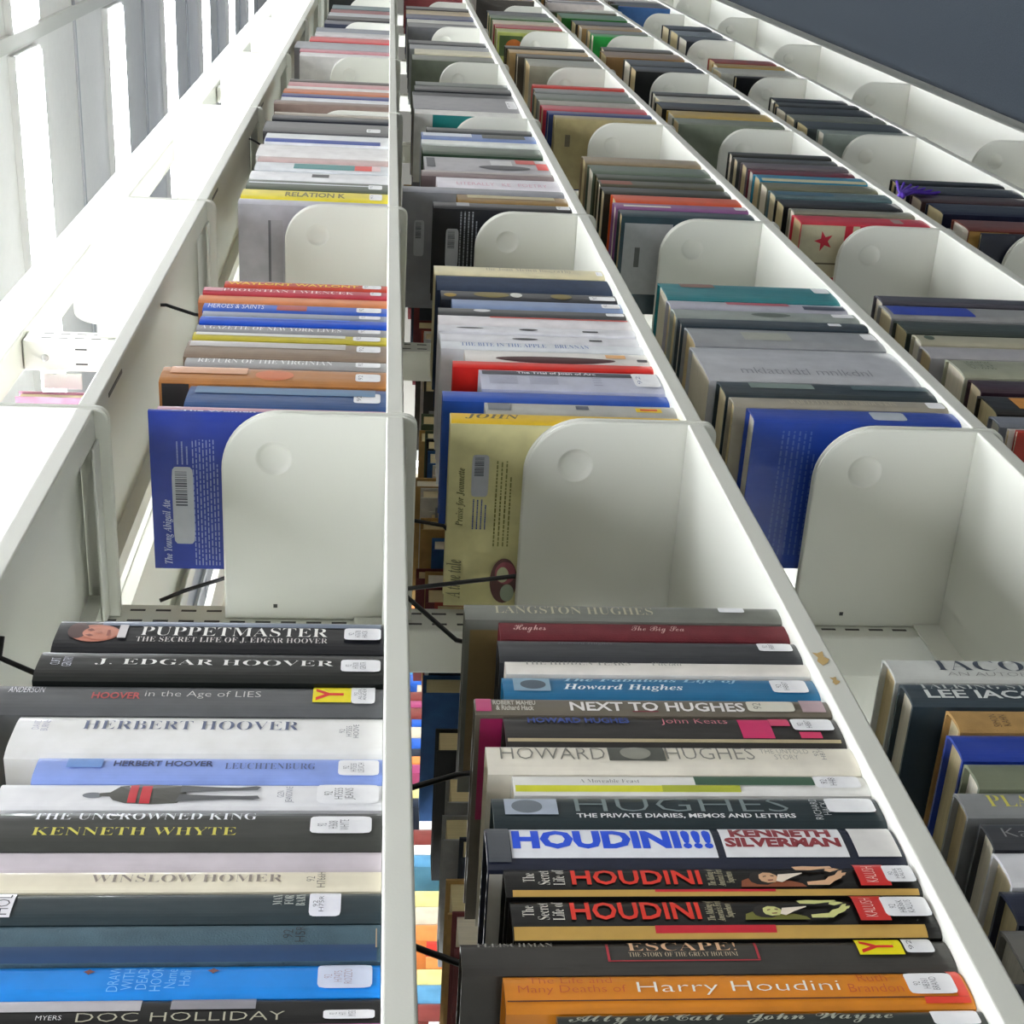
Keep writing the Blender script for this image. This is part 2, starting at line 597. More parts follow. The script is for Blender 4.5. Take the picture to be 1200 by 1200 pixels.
POST = MB().box(-0.025, 0.025, 0, 0.05, 0, 2.108)
POST = bevel(POST.mesh('post'), 0.003, 2)
slots = MB()
for i in range(80):
    zz = 0.06 + i * 0.0254
    for x in (-0.011, 0.011):
        slots.box(x - 0.0016, x + 0.0016, -0.0004, 0.0004, zz, zz + 0.015)
SLOTS = slots.mesh('slot_column')  # slots in the post, drawn as thin dark boxes
side = MB()
for i in (38,):
    zz = 0.08 + i * 0.0508
    side.box(-0.0254, -0.0246, 0.012, 0.0145, zz, zz + 0.018)
    side.box(-0.0254, -0.0246, 0.036, 0.0385, zz, zz + 0.018)
SIDE = side.mesh('side_slots')  # side slots, also dark boxes laid on the steel
screw = bmesh.new()
bmesh.ops.create_uvsphere(screw, u_segments=16, v_segments=8, radius=0.006)
SCREW = bpy.data.meshes.new('screw_head')
screw.to_mesh(SCREW)
screw.free()
TAB = MB().box(-0.004, 0.0, 0.0, 0.026, -0.06, 0.0)
TAB = bevel(TAB.mesh('clip_tab'), 0.0019, 3)
for k in range(-1, BAYS):
    u = thing('upright', 'slotted white steel upright between the shelf bays, %s along the range' % NUM[k + 1], 'upright', (k * BAY, DEP + 0.001, 0), 'uprights of the range')
    link('post', POST, mat(WHITE, 'w'), u)
    link('slot_column', SLOTS, mat('24241f', 'k'), u)
    link('side_slots', SIDE, mat('2c2c28', 'k'), u)
    link('screw_head', SCREW, mat('b8b8b4', 'w'), u, (-0.026, 0.028, 2.075))
    link('clip_tab', TAB, mat(WHITE, 'w'), u, (-0.0255, 0.052, 2.08))
for k in range(0, 6):
    u = thing('upright', 'slotted white steel upright across the far aisle, %s in its row' % NUM[k], 'upright', (k * BAY, OPPY + DEP + 0.001, 0), 'uprights across the far aisle')
    link('post', POST, mat(WHITE, 'w'), u)
    link('slot_column', SLOTS, mat('24241f', 'k'), u)
RAIL = MB().box(-1.3, 7.4, DEP - 0.004, DEP + 0.056, 2.11, 2.185)
tag(link('top_rail', bevel(RAIL.mesh('top_rail'), 0.004, 2), mat(WHITE, 'w')), 'long white steel rail running along the tops of the uprights', 'rail')
CAN = MB().box(0.0, 5.5, OPPY - 0.01, OPPY + DEP, 2.19, 2.21)
tag(link('shelf_canopy', bevel(CAN.mesh('shelf_canopy'), 0.003, 2), mat(WHITE, 'w')), 'white steel canopy over the shelving across the far aisle', 'canopy')

# stains left by old tape on the lip of the second full shelf
for (x, z0, z1, wd) in ((-0.461, -0.003, -0.013, 0.02), (-0.491, -0.006, -0.012, 0.011)):
    vs = [(0.5, 0.5), (0, 0.3), (0.2, 0.75), (0.45, 1), (0.6, 0.7), (1, 0.8), (0.85, 0.35), (0.9, 0), (0.55, 0.25), (0.3, 0.05)]
    fs = [(0, k, k % 9 + 1) for k in range(1, 10)]
    me = new_mesh('tape_residue', [(wd * (u - 0.5), -0.0003, z0 + (z1 - z0) * v) for u, v in vs], fs)
    host = [o for o in COL.objects if o.get('category') == 'shelf' and abs(o.location.x + 0.5 * BAY) < 1e-3 and abs(o.location.z - Z[2]) < 1e-4 and o.location.y == 0][0]
    link('tape_residue', me, mat('c2a468', 'p'), host, (x + 0.5 * BAY, 0, 0))

# ---------------------------------------------------------------- the books that face the aisle
BOOKS = [
[1,0,-807.9,-791.9,6.1,177.4,140.3,"b06a9a","g","mottled pink book with teal lettering on the uppermost full shelf, before the first bracket",[["T","i","in the belly of",158.8,56.5,0.0,6.2,"5ed0b4"]],[]],
[1,0,-790.2,-774.0,7.8,178.9,137.5,"141414","g","black book with pale outlined letters on the uppermost full shelf, before the first bracket",[["P","cover_photo",176.3,110.8,-0.4,8.1,"b9b5b8"],["P","cover_photo",97.2,58.0,0.0,8.1,"8d8a90"],["T","n","DOC HOLLIDAY",139.1,44.2,-6.7,-1.8,"b5b29c"],["T","n","MYERS",157.1,145.6,-5.7,-3.2,"e8e8e8"],["L","92\nH71\nMYERS",26.4,2.5,-6.7,-1.8,"4a4a52","f4f4f8"]],[]],
[1,0,-773.4,-751.2,7.2,190.8,147.8,"1189e6","g","sky-blue book with two red diamonds on the uppermost full shelf, before the first bracket",[["D",141.6,135.7,3.3,7.7,"7a4a48"],["D",83.1,77.0,3.3,7.7,"7a4a48"],["R","n","DRAW\nWITH\nDEAD\nHOOK\nName\nHolli",128.6,90.3,-7.8,8.5,"7cc4fa"],["L","92\nH7475\nROZZO",30.1,3.9,-7.2,9.2,"a8909c","d4dcf0"]],[]],
[1,0,-750.6,-723.9,4.8,192.9,152.8,"3f5a66","c","slate-blue cloth book with worn lower corner on the uppermost full shelf, before the first bracket",[["P","spine_band",192.4,2.0,-13.3,-4.5,"1c3f66"],["R","n","92\nH5R",48.4,37.5,-2.4,10.1,"10161c"],["P","worn_edge",2.5,2.0,-6.8,7.0,"b59a78"]],[]],  # dark blue band paints in the unlit lower part of the spine
[1,0,-723.3,-700.0,4.7,203.4,150.2,"26363c","g","black-green glossy book with hand-lettered white label on the uppermost full shelf, before the first bracket",[["L","92\nH75R",36.7,20.6,-8.4,11.7,"30303a","f0f0ff"],["R","s","MAX\nFOR\nBARY",55.3,38.9,-1.2,8.7,"c8d0c8"],["P","call_number_label",195.9,184.3,-8.4,11.7,"f0eef2"],["R","n","HOL",193.4,185.9,-6.9,8.7,"303038"]],[]],
[1,0,-699.1,-682.9,4.8,201.0,138.2,"ece2ca","g","cream book with grey serif title on the uppermost full shelf, before the first bracket",[["T","s","WINSLOW HOMER",149.9,51.5,-2.2,4.1,"948a80"],["R","n","92\nH766H",39.1,29.3,-6.3,5.9,"5c564e"]],[]],
[1,0,-680.7,-663.8,6.6,213.6,163.9,"cfc6cc","g","plain pale mauve book on the uppermost full shelf, before the first bracket",[],[]],
[1,0,-663.2,-628.4,5.1,212.1,142.8,"3a3c38","g","dark grey book with gold serif name on the uppermost full shelf, before the first bracket",[["T","s","KENNETH WHYTE",188.7,79.6,-7.1,-0.3,"d8cf58"],["T","s","THE UNCROWNED KING",190.9,69.4,6.6,14.6,"eef0f4"],["L","92\nH3608\nWHYTE",39.6,5.7,-5.9,9.9,"4a4a52","f4f4f8"]],[]],
[1,0,-623.3,-598.9,7.6,216.2,168.2,"f2f2f6","g","white book with a grey reclining figure on the uppermost full shelf, before the first bracket",[["E","cover_photo",169.1,157.7,-4.3,1.0,"7a7e84"],["G","cover_photo",[[159.6,0.2],[153.9,1.0],[149.1,7.1],[139.6,12.2],[127.7,9.8],[113.3,7.7],[110.9,-1.5],[115.7,-8.4],[130.1,-9.4],[144.4,-8.7],[151.5,-6.3],[153.9,-3.1],[159.6,-2.7]],"52524c"],["P","spine_band",143.4,138.7,-8.4,8.6,"c8323c"],["P","spine_band",136.7,131.0,-9.0,7.1,"c8323c"],["G","cover_photo",[[114.8,7.7],[91.7,5.6],[77.2,5.2],[72.4,7.1],[69.5,6.1],[71.4,3.0],[79.6,2.6],[96.5,1.8],[114.8,0.6]],"5a5c5e"],["G","cover_photo",[[114.8,-1.5],[96.5,-2.7],[79.6,-3.1],[70.9,-2.7],[69.5,-5.4],[73.4,-6.5],[86.9,-6.2],[106.1,-7.2],[116.7,-8.1]],"5a5c5e"],["R","n","GLEN\nJEANSONNE",59.8,50.1,-8.7,5.9,"3c4260"],["L","92\nH7555\nJEANS",37.4,2.0,-9.4,8.6,"303036","f4f4f8"]],[]],
[1,0,-598.3,-571.7,7.4,201.2,148.9,"8ea6e8","g","short periwinkle-blue book with dark capitals on the uppermost full shelf, before the first bracket",[["T","b","HERBERT HOOVER",156.9,99.4,1.0,7.1,"2e3a66"],["T","s","LEUCHTENBURG",92.4,39.6,-1.7,4.6,"54608c"],["P","cover_photo",183.7,163.3,-0.6,9.2,"6a94d4"],["L","92\nH7555\nLEUCH",26.1,2.0,-7.8,8.2,"4a4a52","f4f4f8"]],[]],
[1,0,-568.7,-522.6,9.4,223.5,136.6,"fbfaf4","g","thick white book with slate serif title on the uppermost full shelf, before the first bracket",[["T","s","HERBERT HOOVER",183.1,51.9,4.4,15.0,"5a6482"],["R","n","92\nH7555\nHOOVE",26.8,14.8,-4.0,11.2,"50505c"],["R","n","DAVID\nBURNER",212.9,203.3,2.0,16.1,"a0a0b8"]],[]],
[1,0,-521.5,-487.0,8.8,254.5,145.1,"5a5c5e","g","grey book with a yellow label on the uppermost full shelf, before the first bracket",[["T","n","ANDERSON",236.7,214.6,4.1,11.9,"e8e8ee"],["T","b","HOOVER",184.0,153.8,-2.8,5.0,"c05050"],["T","n","in the Age of LIES",151.1,78.1,-2.2,7.1,"d8d8d4"],["P","genre_label",45.1,20.5,-5.6,17.3,"f7e400"],["R","b","Y",43.1,25.4,-3.5,11.3,"e0281e"],["L","92\nALGER\nANDER",20.5,5.2,-7.2,17.3,"4a4a52","f4f4f8"]],[]],
[1,0,-486.4,-449.3,5.2,224.9,139.1,"101412","g","thick black book with white serif name on the uppermost full shelf, before the first bracket",[["T","s","J. EDGAR HOOVER",188.3,32.7,-2.9,5.1,"f4f4ee"],["R","n","CURT\nGENTRY",216.7,203.1,-5.4,7.1,"d8dce8"],["L","92\nH7678\nGENTR",28.2,2.0,-8.9,6.4,"4a4a52","f4f4f8"]],[]],
[1,0,-446.7,-404.1,6.0,221.6,163.6,"12141a","g","black book showing a small face on the uppermost full shelf, before the first bracket",[["P","spine_band",192.7,2.0,9.3,21.3,"5e6c80"],["E","cover_photo",213.1,179.0,-13.1,10.1,"c07862"],["E","cover_photo",214.3,200.6,-9.4,12.7,"4a2a24"],["E","cover_photo",204.0,180.1,-10.7,7.0,"cf8a72"],["G","cover_photo",[[201.8,1.9],[198.9,4.0],[196.1,1.2],[198.9,-0.3]],"8a5044"],["G","cover_photo",[[201.8,-5.3],[198.9,-3.9],[196.1,-6.0],[198.9,-7.4]],"8a5044"],["G","cover_photo",[[197.2,-2.4],[191.5,-0.3],[190.4,-3.2],[192.7,-4.6]],"bc7660"],["G","cover_photo",[[187.5,1.2],[185.8,1.2],[185.8,-6.7],[187.5,-6.7]],"a05a4c"],["P","cover_photo",180.1,174.4,-9.4,8.5,"d8d4d4"],["T","s","PUPPETMASTER",165.2,38.3,-6.0,6.2,"f6f4ee"],["T","s","THE SECRET LIFE OF J. EDGAR HOOVER",167.0,38.3,-14.5,-8.1,"d8d4d0"],["L","92\nH7678\nHACK",27.2,2.0,-9.4,6.6,"4a4a52","f4f4f8"]],[]],  # blue-grey band is a sheen painted along the spine
[1,1,8.0,14.0,5.4,226.0,167.2,"2a3f9a","g","blue book with white lettering and barcoded back cover, first past the first bracket, uppermost shelf",[["T","b","The Women",195.5,124.6,-1.4,1.7,"e6ecff"]],[["CL",206.1,185.5,57.0,139.5],["CB",187.0,160.6,28.0,162.7,8,"8e9ccc"],["CB",202.4,188.6,30.4,54.3,3,"8e9ccc"],["CT","The Young Abigail Ate",216.3,206.4,91.7,161.5,"c0cae8"]]],
[1,1,20.1,29.7,7.7,219.3,148.0,"caa0b0","g","thin pale pink book, second past the first bracket, uppermost full shelf",[],[]],
[1,1,30.9,96.6,7.2,195.8,137.2,"1d4a82","g","thick navy book with a blank label, third past the first bracket, uppermost full shelf",[["L","92",32.1,5.7,-14.5,13.1,"4a4a52","f4f4f8"],["P","spine_band",189.2,10.8,2.9,26.8,"5a7fa2"]],[]],
[1,1,97.5,146.6,4.8,228.8,142.2,"b5783e","g","tall orange-brown book with dark boards, fourth past the first bracket, uppermost full shelf",[["E","cover_photo",133.9,94.7,-17.3,12.7,"cf7040"],["L","92",31.7,6.1,-14.5,8.2,"4a4a52","f4f4f8"],["P","spine_band",220.3,142.6,-3.8,24.5,"d8a078"]],[["CP","cover_panel",226.0,198.8,4.0,37.6,"1a1a1c"]]],
[1,1,158.6,184.5,7.9,211.2,150.0,"a8a8a8","g","silver-grey book with white titling, fifth past the first bracket, uppermost full shelf",[["T","s","RETURN OF THE VIRGINIAN",198.7,57.2,-6.1,6.9,"f0f0f0"],["L","92",32.7,6.4,-8.8,5.5,"4a4a52","f4f4f8"]],[]],
[1,1,185.1,242.3,6.1,215.6,155.5,"8a7664","g","thick taupe book with silver sheen, sixth past the first bracket, uppermost full shelf",[["P","spine_band",212.8,44.8,0.6,28.6,"b8b4ae"],["L","92",32.8,6.7,-6.4,15.4,"4a4a52","f4f4f8"]],[]],  # silver sheen is painted on as a paler band
[1,1,247.7,273.2,6.8,214.0,145.5,"c8ba3c","g","thin mustard-yellow book, seventh past the first bracket, uppermost full shelf",[["P","spine_band",211.2,46.2,-2.6,12.8,"d8d8d0"],["L","92",37.6,7.0,-8.6,5.3,"4a4a52","f4f4f8"]],[]],
[1,1,281.9,305.0,8.5,214.3,159.5,"9c9ca0","g","thin silver book with dotted titling, eighth past the first bracket, uppermost full shelf",[["T","s","A GAZETTE OF NEW YORK LIVES",209.5,51.9,-6.7,4.8,"f4f4f4"],["L","92",32.5,7.2,-7.8,4.8,"4a4a52","f4f4f8"]],[]],
[1,1,305.6,329.9,5.7,213.3,155.1,"0e50c8","g","vivid blue glossy book, ninth past the first bracket, uppermost full shelf",[["P","spine_band",208.4,42.9,2.0,12.1,"3f7ae0"]],[]],
[1,1,334.6,355.6,7.1,213.6,165.6,"8f98a8","g","thin blue-grey book, tenth past the first bracket, uppermost full shelf",[["L","92",32.6,7.6,-7.1,4.3,"4a4a52","f4f4f8"]],[]],
[1,1,362.6,395.1,8.1,216.6,145.1,"2d5cc0","g","blue book with a red block on its spine, eleventh past the first bracket, uppermost shelf",[["P","spine_band",130.4,95.1,-10.9,6.6,"b04a40"],["T","n","HEROES & SAINTS",210.6,145.5,-9.5,6.6,"f0f4ff"],["L","92",36.3,6.8,-10.9,6.6,"4a4a52","f4f4f8"]],[]],
[1,1,403.2,433.3,9.4,226.3,139.1,"dc8a58","g","orange book taller than its neighbours, twelfth past the first bracket, uppermost full shelf",[],[]],
[1,1,433.9,458.2,6.6,224.3,161.5,"c04454","g","rose-red book with pale capitals, thirteenth past the first bracket, uppermost full shelf",[["T","s","PROUSTIAN I WIENCEK",200.5,40.9,-7.1,2.8,"f2d8d8"],["P","spine_band",223.3,200.5,-8.1,4.8,"d89aa4"],["L","92",20.9,7.2,-8.1,4.8,"4a4a52","f4f4f8"]],[]],
[1,1,458.8,485.3,5.3,201.1,152.1,"c8442e","g","red and yellow patterned book, fourteenth past the first bracket, uppermost full shelf",[["T","b","WAYLONT WAYLONT",196.9,36.2,-7.0,3.1,"f2c62c"],["L","92",30.9,7.4,-8.8,5.2,"4a4a52","f4f4f8"]],[]],
[1,2,933.9,964.6,4.7,229.4,158.4,"b2b2b8","g","silver-grey book with plain pale cover, first past the second bracket, uppermost full shelf",[],[["CP","cover_panel",183.6,179.6,27.0,124.1,"6a6c70"],["CP","cover_panel",179.6,161.2,26.5,123.7,"a6a6aa"]]],
[1,2,987.7,1058.8,8.3,231.1,155.1,"e6d40e","g","yellow book with black marks, second past the second bracket, uppermost full shelf",[["T","b","RELATION K",162.6,67.9,-21.0,11.2,"6a6416"],["L","92",29.8,9.4,-24.9,17.6,"4a4a52","f4f4f8"]],[]],
[1,2,1068.2,1136.8,8.9,230.1,146.0,"4c5648","g","dark olive book with white edge line, third past the second bracket, uppermost full shelf",[["P","spine_band",227.4,21.1,-3.2,3.8,"e4e8ec"],["L","92",32.3,9.8,-20.3,10.4,"4a4a52","f4f4f8"]],[]],
[1,2,1139.4,1204.7,8.0,230.7,155.8,"ecedf0","g","white book with a black block, fourth past the second bracket, uppermost full shelf",[["P","spine_band",128.0,99.4,-15.3,9.4,"3a3a3a"]],[]],
[1,2,1216.6,1285.8,7.4,228.8,151.0,"dfe3e6","g","white book with teal and red bands, fifth past the second bracket, uppermost full shelf",[["P","spine_band",162.8,58.1,-24.0,16.3,"3a8a88"],["P","spine_band",58.1,28.5,-24.0,16.3,"e03c34"],["P","spine_band",28.5,13.6,-24.0,16.3,"f0d4d4"]],[]],
[1,2,1300.6,1340.9,8.7,230.1,168.1,"cab0ac","g","thin dusty pink book, sixth past the second bracket, uppermost full shelf",[],[]],
[1,2,1341.5,1458.6,6.9,236.6,158.2,"eeeae8","g","thick white book with plain spine, seventh past the second bracket, uppermost full shelf",[],[]],
[1,2,1473.8,1566.6,4.8,232.1,159.6,"e8ecf0","g","white book with navy lower edge, eighth past the second bracket, uppermost full shelf",[["P","spine_band",230.5,15.5,-46.4,-24.5,"3c54a0"]],[]],
[1,2,1603.2,1724.7,7.7,245.0,169.8,"5c5c5e","g","charcoal glossy book, ninth past the second bracket, uppermost full shelf",[["L","92",43.7,16.4,-43.3,-8.1,"4a4a52","f4f4f8"]],[]],
[1,2,1751.3,1805.6,8.6,238.2,145.0,"2c3038","g","black book, tenth past the second bracket, uppermost full shelf",[],[]],
[1,2,1806.2,1820.0,6.4,237.2,158.4,"b8b0a4","g","sand-coloured book, eleventh past the second bracket, uppermost full shelf",[],[]],
[1,3,1929.0,1977.5,4.6,247.4,151.2,"8e7a70","g","brown book, first past the third bracket, uppermost full shelf",[],[]],
[1,3,1982.4,2032.3,5.3,236.4,139.1,"e2e4e8","g","white book, second past the third bracket, uppermost full shelf",[],[]],
[1,3,2034.9,2086.4,4.8,238.1,161.9,"28387c","g","navy book, third past the third bracket, uppermost full shelf",[],[]],
[1,3,2095.3,2162.1,5.1,238.9,143.7,"c87042","g","orange book, fourth past the third bracket, uppermost full shelf",[],[]],
[1,3,2171.4,2212.7,6.5,235.2,165.5,"e6e2de","g","white book, fifth past the third bracket, uppermost full shelf",[],[]],
[1,3,2213.3,2272.4,4.9,234.5,150.7,"cf9a9c","g","pink book, sixth past the third bracket, uppermost full shelf",[],[]],
[1,3,2289.5,2333.5,7.2,236.9,165.9,"4a443e","g","dark brown book, seventh past the third bracket, uppermost full shelf",[],[]],
[1,4,2810.1,2886.1,8.6,242.9,165.2,"dcdad8","g","white book with plain pale cover, first past the fourth bracket, uppermost full shelf",[],[]],
[1,4,2886.7,2941.4,5.9,246.6,149.5,"c98a92","g","thin pink book, second past the fourth bracket, uppermost full shelf",[],[]],
[1,4,2964.9,3131.7,6.3,266.3,165.9,"9ea2a8","g","silver book, third past the fourth bracket, uppermost full shelf",[],[]],
[1,4,3180.6,3293.1,9.3,234.6,140.3,"cf4448","g","red book, fourth past the fourth bracket, uppermost full shelf",[],[]],
[1,4,3293.7,3397.9,5.4,224.6,143.1,"c8c8c8","g","light grey book, fifth past the fourth bracket, uppermost full shelf",[],[]],
[1,4,3400.6,3524.8,5.7,227.5,152.0,"7c8490","g","blue-grey book, sixth past the fourth bracket, uppermost full shelf",[],[]],
[1,5,3664.0,3783.2,7.4,211.8,144.2,"3a4050","g","dark blue book, first past the fifth bracket, uppermost full shelf",[],[]],
[1,5,3783.8,3896.1,4.5,208.1,149.7,"101010","g","black book, second past the fifth bracket, uppermost full shelf",[],[]],
[1,5,3915.5,4036.1,6.3,207.6,154.8,"b8bcc0","g","silver book, third past the fifth bracket, uppermost full shelf",[],[]],
[1,5,4067.8,4194.7,9.3,207.6,159.2,"8a3038","g","maroon book, fourth past the fifth bracket, uppermost full shelf",[],[]],
[1,5,4195.3,4336.6,7.1,206.5,156.6,"4c6a70","g","teal book, fifth past the fifth bracket, uppermost full shelf",[],[]],
[2,0,-800.8,-783.8,10.9,209.0,136.9,"2a302c","g","dark green-black book with pale script on the second full shelf before the first bracket",[["T","k","Ally McCall   John Wayne",203.7,45.6,0.0,8.5,"a8ac9c"],["L"," ",26.6,3.1,-2.2,8.5,"4a4a52","f4f4f8"]],[]],
[2,0,-780.3,-755.0,12.0,232.6,162.3,"e08a22","g","orange book with white thin lettering on the second full shelf before the first bracket",[["T","n","Harry Houdini",167.2,65.7,-3.8,5.6,"fbf6ea"],["T","n","The Life and\nMany Deaths of",225.9,172.7,-2.9,9.8,"c85a28"],["T","n","Ruth\nBrandon",61.4,33.9,-3.3,9.8,"c85a28"],["P","spine_band",231.7,2.3,-7.4,-6.6,"5a2a18"],["P","spine_band",25.1,2.0,-10.6,-7.0,"e0402a"],["P","spine_band",7.6,2.0,-7.0,12.7,"e0402a"],["L","92\nH8361\nBRAND",31.3,6.7,-5.4,9.8,"4a4a52","f4f4f8"]],[]],
[2,0,-754.4,-731.4,11.9,252.6,162.9,"3c3a36","g","wide dark book with red-framed title on the second full shelf before the first bracket",[["P","spine_band",179.0,100.9,-4.6,-3.8,"b02e3a"],["P","spine_band",179.0,177.7,-3.8,8.7,"b02e3a"],["P","spine_band",102.2,100.9,-3.8,8.7,"b02e3a"],["T","s","ESCAPE!",168.1,112.0,2.5,9.5,"e0b48c"],["T","s","THE STORY OF THE GREAT HOUDINI",168.1,112.0,-1.9,1.3,"c8b898"],["T","s","FLEISCHMAN",244.5,205.9,5.8,9.9,"9a988e"],["P","genre_label",48.7,24.8,-2.1,11.5,"f7e400"],["R","b","Y",46.8,29.6,-0.8,8.6,"e0281e"],["L","92",23.9,8.5,-1.1,11.5,"4a4a52","f4f4f8"]],[]],
[2,0,-730.8,-700.1,9.5,225.4,149.0,"0e0d0c","g","lower black book of a red-titled pair on the second full shelf before the first bracket",[["P","spine_band",224.9,7.7,-15.4,-8.3,"c09a4c"],["P","spine_band",151.6,87.9,-12.7,-8.1,"c81e30"],["R","s","The\nSecret\nLife of",219.7,197.8,-4.0,11.1,"e8e4d8"],["T","b","HOUDINI",194.3,125.7,-4.0,10.5,"e0321e"],["R","i","The Making of\nAmerica's First\nSuperhero",123.0,107.5,-5.8,11.1,"b8b090"],["G","cover_photo",[[103.0,-4.9],[102.0,-0.5],[97.5,1.6],[85.1,-0.5],[75.9,-0.5],[69.9,-2.6],[68.1,-4.9]],"70702c"],["G","cover_photo",[[97.9,1.1],[96.1,4.8],[92.0,6.8],[86.5,6.8],[83.3,4.8],[81.9,1.6],[84.2,-1.5],[88.8,-3.6],[94.3,-3.1],[97.0,-1.5]],"1a1210"],["G","cover_photo",[[92.4,1.1],[92.0,3.8],[89.2,5.4],[85.6,5.1],[82.8,3.2],[81.9,0.6],[84.2,-1.8],[88.3,-2.3],[91.5,-1.0]],"d4d488"],["G","cover_photo",[[90.1,2.4],[88.3,3.0],[88.3,2.2],[90.1,1.6]],"7a5a44"],["G","cover_photo",[[86.0,3.0],[84.2,3.0],[84.2,1.9],[86.0,2.2]],"7a5a44"],["G","cover_photo",[[88.3,-0.5],[85.1,-0.2],[85.6,-1.0],[87.9,-1.2]],"7a3428"],["G","cover_photo",[[83.7,-1.5],[81.9,3.2],[68.5,4.6],[68.5,4.0],[75.9,0.6],[81.0,-2.6]],"f2e4d0"],["G","cover_photo",[[72.7,9.2],[66.7,9.9],[58.9,9.6],[51.5,9.9],[51.0,8.3],[57.0,7.4],[63.5,6.2],[71.3,6.5]],"d4d488"],["G","cover_photo",[[67.6,-4.9],[67.6,-2.6],[62.1,-1.8],[58.4,-2.1],[55.2,1.1],[50.5,2.7],[46.8,2.2],[48.7,0.0],[52.8,-2.1],[56.1,-4.9]],"d4d488"],["G","cover_photo",[[51.5,2.2],[48.7,5.4],[46.4,5.9],[47.3,3.8],[44.5,4.3],[45.9,2.2],[48.7,1.1]],"d4d488"],["G","cover_photo",[[55.2,7.1],[50.5,7.4],[47.8,6.5],[50.5,5.4],[53.3,4.3],[56.1,5.4]],"d4d488"],["P","spine_band",42.2,25.5,-7.6,15.4,"d02a26"],["R","n","KALUSH",38.5,32.0,-4.9,10.5,"f4d0c8"],["L","92\nH836K\nKALUS",27.3,2.0,-4.9,12.1,"4a4a52","f4f4f8"]],[]],
[2,0,-699.5,-676.4,8.0,227.1,157.2,"0e0d0c","g","upper black book of a red-titled pair on the second full shelf before the first bracket",[["P","spine_band",223.4,2.0,-11.6,-8.2,"c09a4c"],["P","spine_band",147.1,81.3,-9.6,-8.2,"c81e30"],["R","s","The\nSecret\nLife of",217.4,194.9,-5.1,7.9,"e8e4d8"],["T","b","HOUDINI",191.2,120.5,-5.1,7.4,"e0321e"],["R","i","The Making of\nAmerica's First\nSuperhero",117.6,101.6,-6.7,7.9,"b8b090"],["G","cover_photo",[[99.7,-7.3],[98.8,-2.7],[94.1,-0.3],[81.3,-2.7],[71.8,-2.7],[65.6,-5.0],[63.7,-7.3]],"8c4c2c"],["G","cover_photo",[[94.6,-0.9],[92.7,3.3],[88.4,5.5],[82.7,5.5],[79.4,3.3],[78.0,-0.3],[80.4,-3.9],[85.1,-6.1],[90.8,-5.6],[93.6,-3.9]],"1a1210"],["G","cover_photo",[[88.9,-0.9],[88.4,2.1],[85.6,3.9],[81.8,3.6],[78.9,1.5],[78.0,-1.5],[80.4,-4.2],[84.6,-4.7],[87.9,-3.3]],"dcae86"],["G","cover_photo",[[86.5,0.6],[84.6,1.2],[84.6,0.3],[86.5,-0.3]],"7a5a44"],["G","cover_photo",[[82.3,1.2],[80.4,1.2],[80.4,-0.0],[82.3,0.3]],"7a5a44"],["G","cover_photo",[[84.6,-2.7],[81.3,-2.4],[81.8,-3.3],[84.2,-3.5]],"7a3428"],["G","cover_photo",[[79.9,-3.9],[78.0,1.5],[64.2,3.0],[64.2,2.3],[71.8,-1.5],[77.0,-5.0]],"f2e4d0"],["G","cover_photo",[[68.5,8.7],[62.3,10.0],[54.2,9.2],[46.6,10.0],[46.1,7.3],[52.3,6.2],[59.0,4.9],[67.1,5.2]],"dcae86"],["G","cover_photo",[[63.3,-7.3],[63.3,-5.0],[57.6,-4.2],[53.7,-4.5],[50.4,-0.9],[45.6,0.9],[41.8,0.3],[43.7,-2.1],[48.0,-4.5],[51.4,-7.3]],"dcae86"],["G","cover_photo",[[46.6,0.3],[43.7,3.9],[41.3,4.5],[42.3,2.1],[39.4,2.7],[40.8,0.3],[43.7,-0.9]],"dcae86"],["G","cover_photo",[[50.4,5.9],[45.6,6.2],[42.8,5.2],[45.6,3.9],[48.5,2.7],[51.4,3.9]],"dcae86"],["P","spine_band",34.1,16.9,-8.1,11.6,"d02a26"],["R","n","KALUSH",30.3,23.6,-5.9,7.4,"f4d0c8"],["L","92\nH836K\nKALUS",18.8,2.0,-5.9,8.7,"4a4a52","f4f4f8"]],[]],
[2,0,-675.8,-639.8,7.8,235.3,137.4,"23283a","g","white-panelled book with fat blue lettering on the second full shelf before the first bracket",[["P","spine_panel",221.6,106.7,-11.6,15.4,"eceef4"],["T","B","HOUDINI!!!",220.6,107.7,-4.2,13.5,"1450e0"],["P","spine_panel",102.3,32.1,-11.6,15.4,"e8e8ea"],["T","B","KENNETH\nSILVERMAN",100.9,34.5,-3.3,14.1,"8e3038"],["P","spine_panel",27.1,2.3,-11.6,15.4,"dedcd8"],["P","spine_band",234.4,222.1,-14.7,15.4,"4a4e54"]],[["CP","cover_panel",234.3,223.6,5.7,56.2,"b8b6ae"]]],
[2,0,-638.8,-609.4,8.5,229.3,140.7,"1f2e33","g","dark slate book with thin grey capitals on the second full shelf before the first bracket",[["T","n","HUGHES",181.4,55.4,-2.2,11.9,"7c8a8a"],["T","b","THE PRIVATE DIARIES, MEMOS AND LETTERS",181.4,52.9,-8.7,-4.2,"e4e6e6"],["P","cover_photo",222.5,191.8,-5.4,10.5,"a8b2c0"],["E","cover_photo",218.5,200.7,-4.2,8.7,"6e767e"],["R","n","RICHARD\nHACK",41.6,31.4,-9.7,10.5,"d0d4d4"],["L"," ",32.4,3.5,-3.7,11.4,"4a4a52","f4f4f8"]],[]],
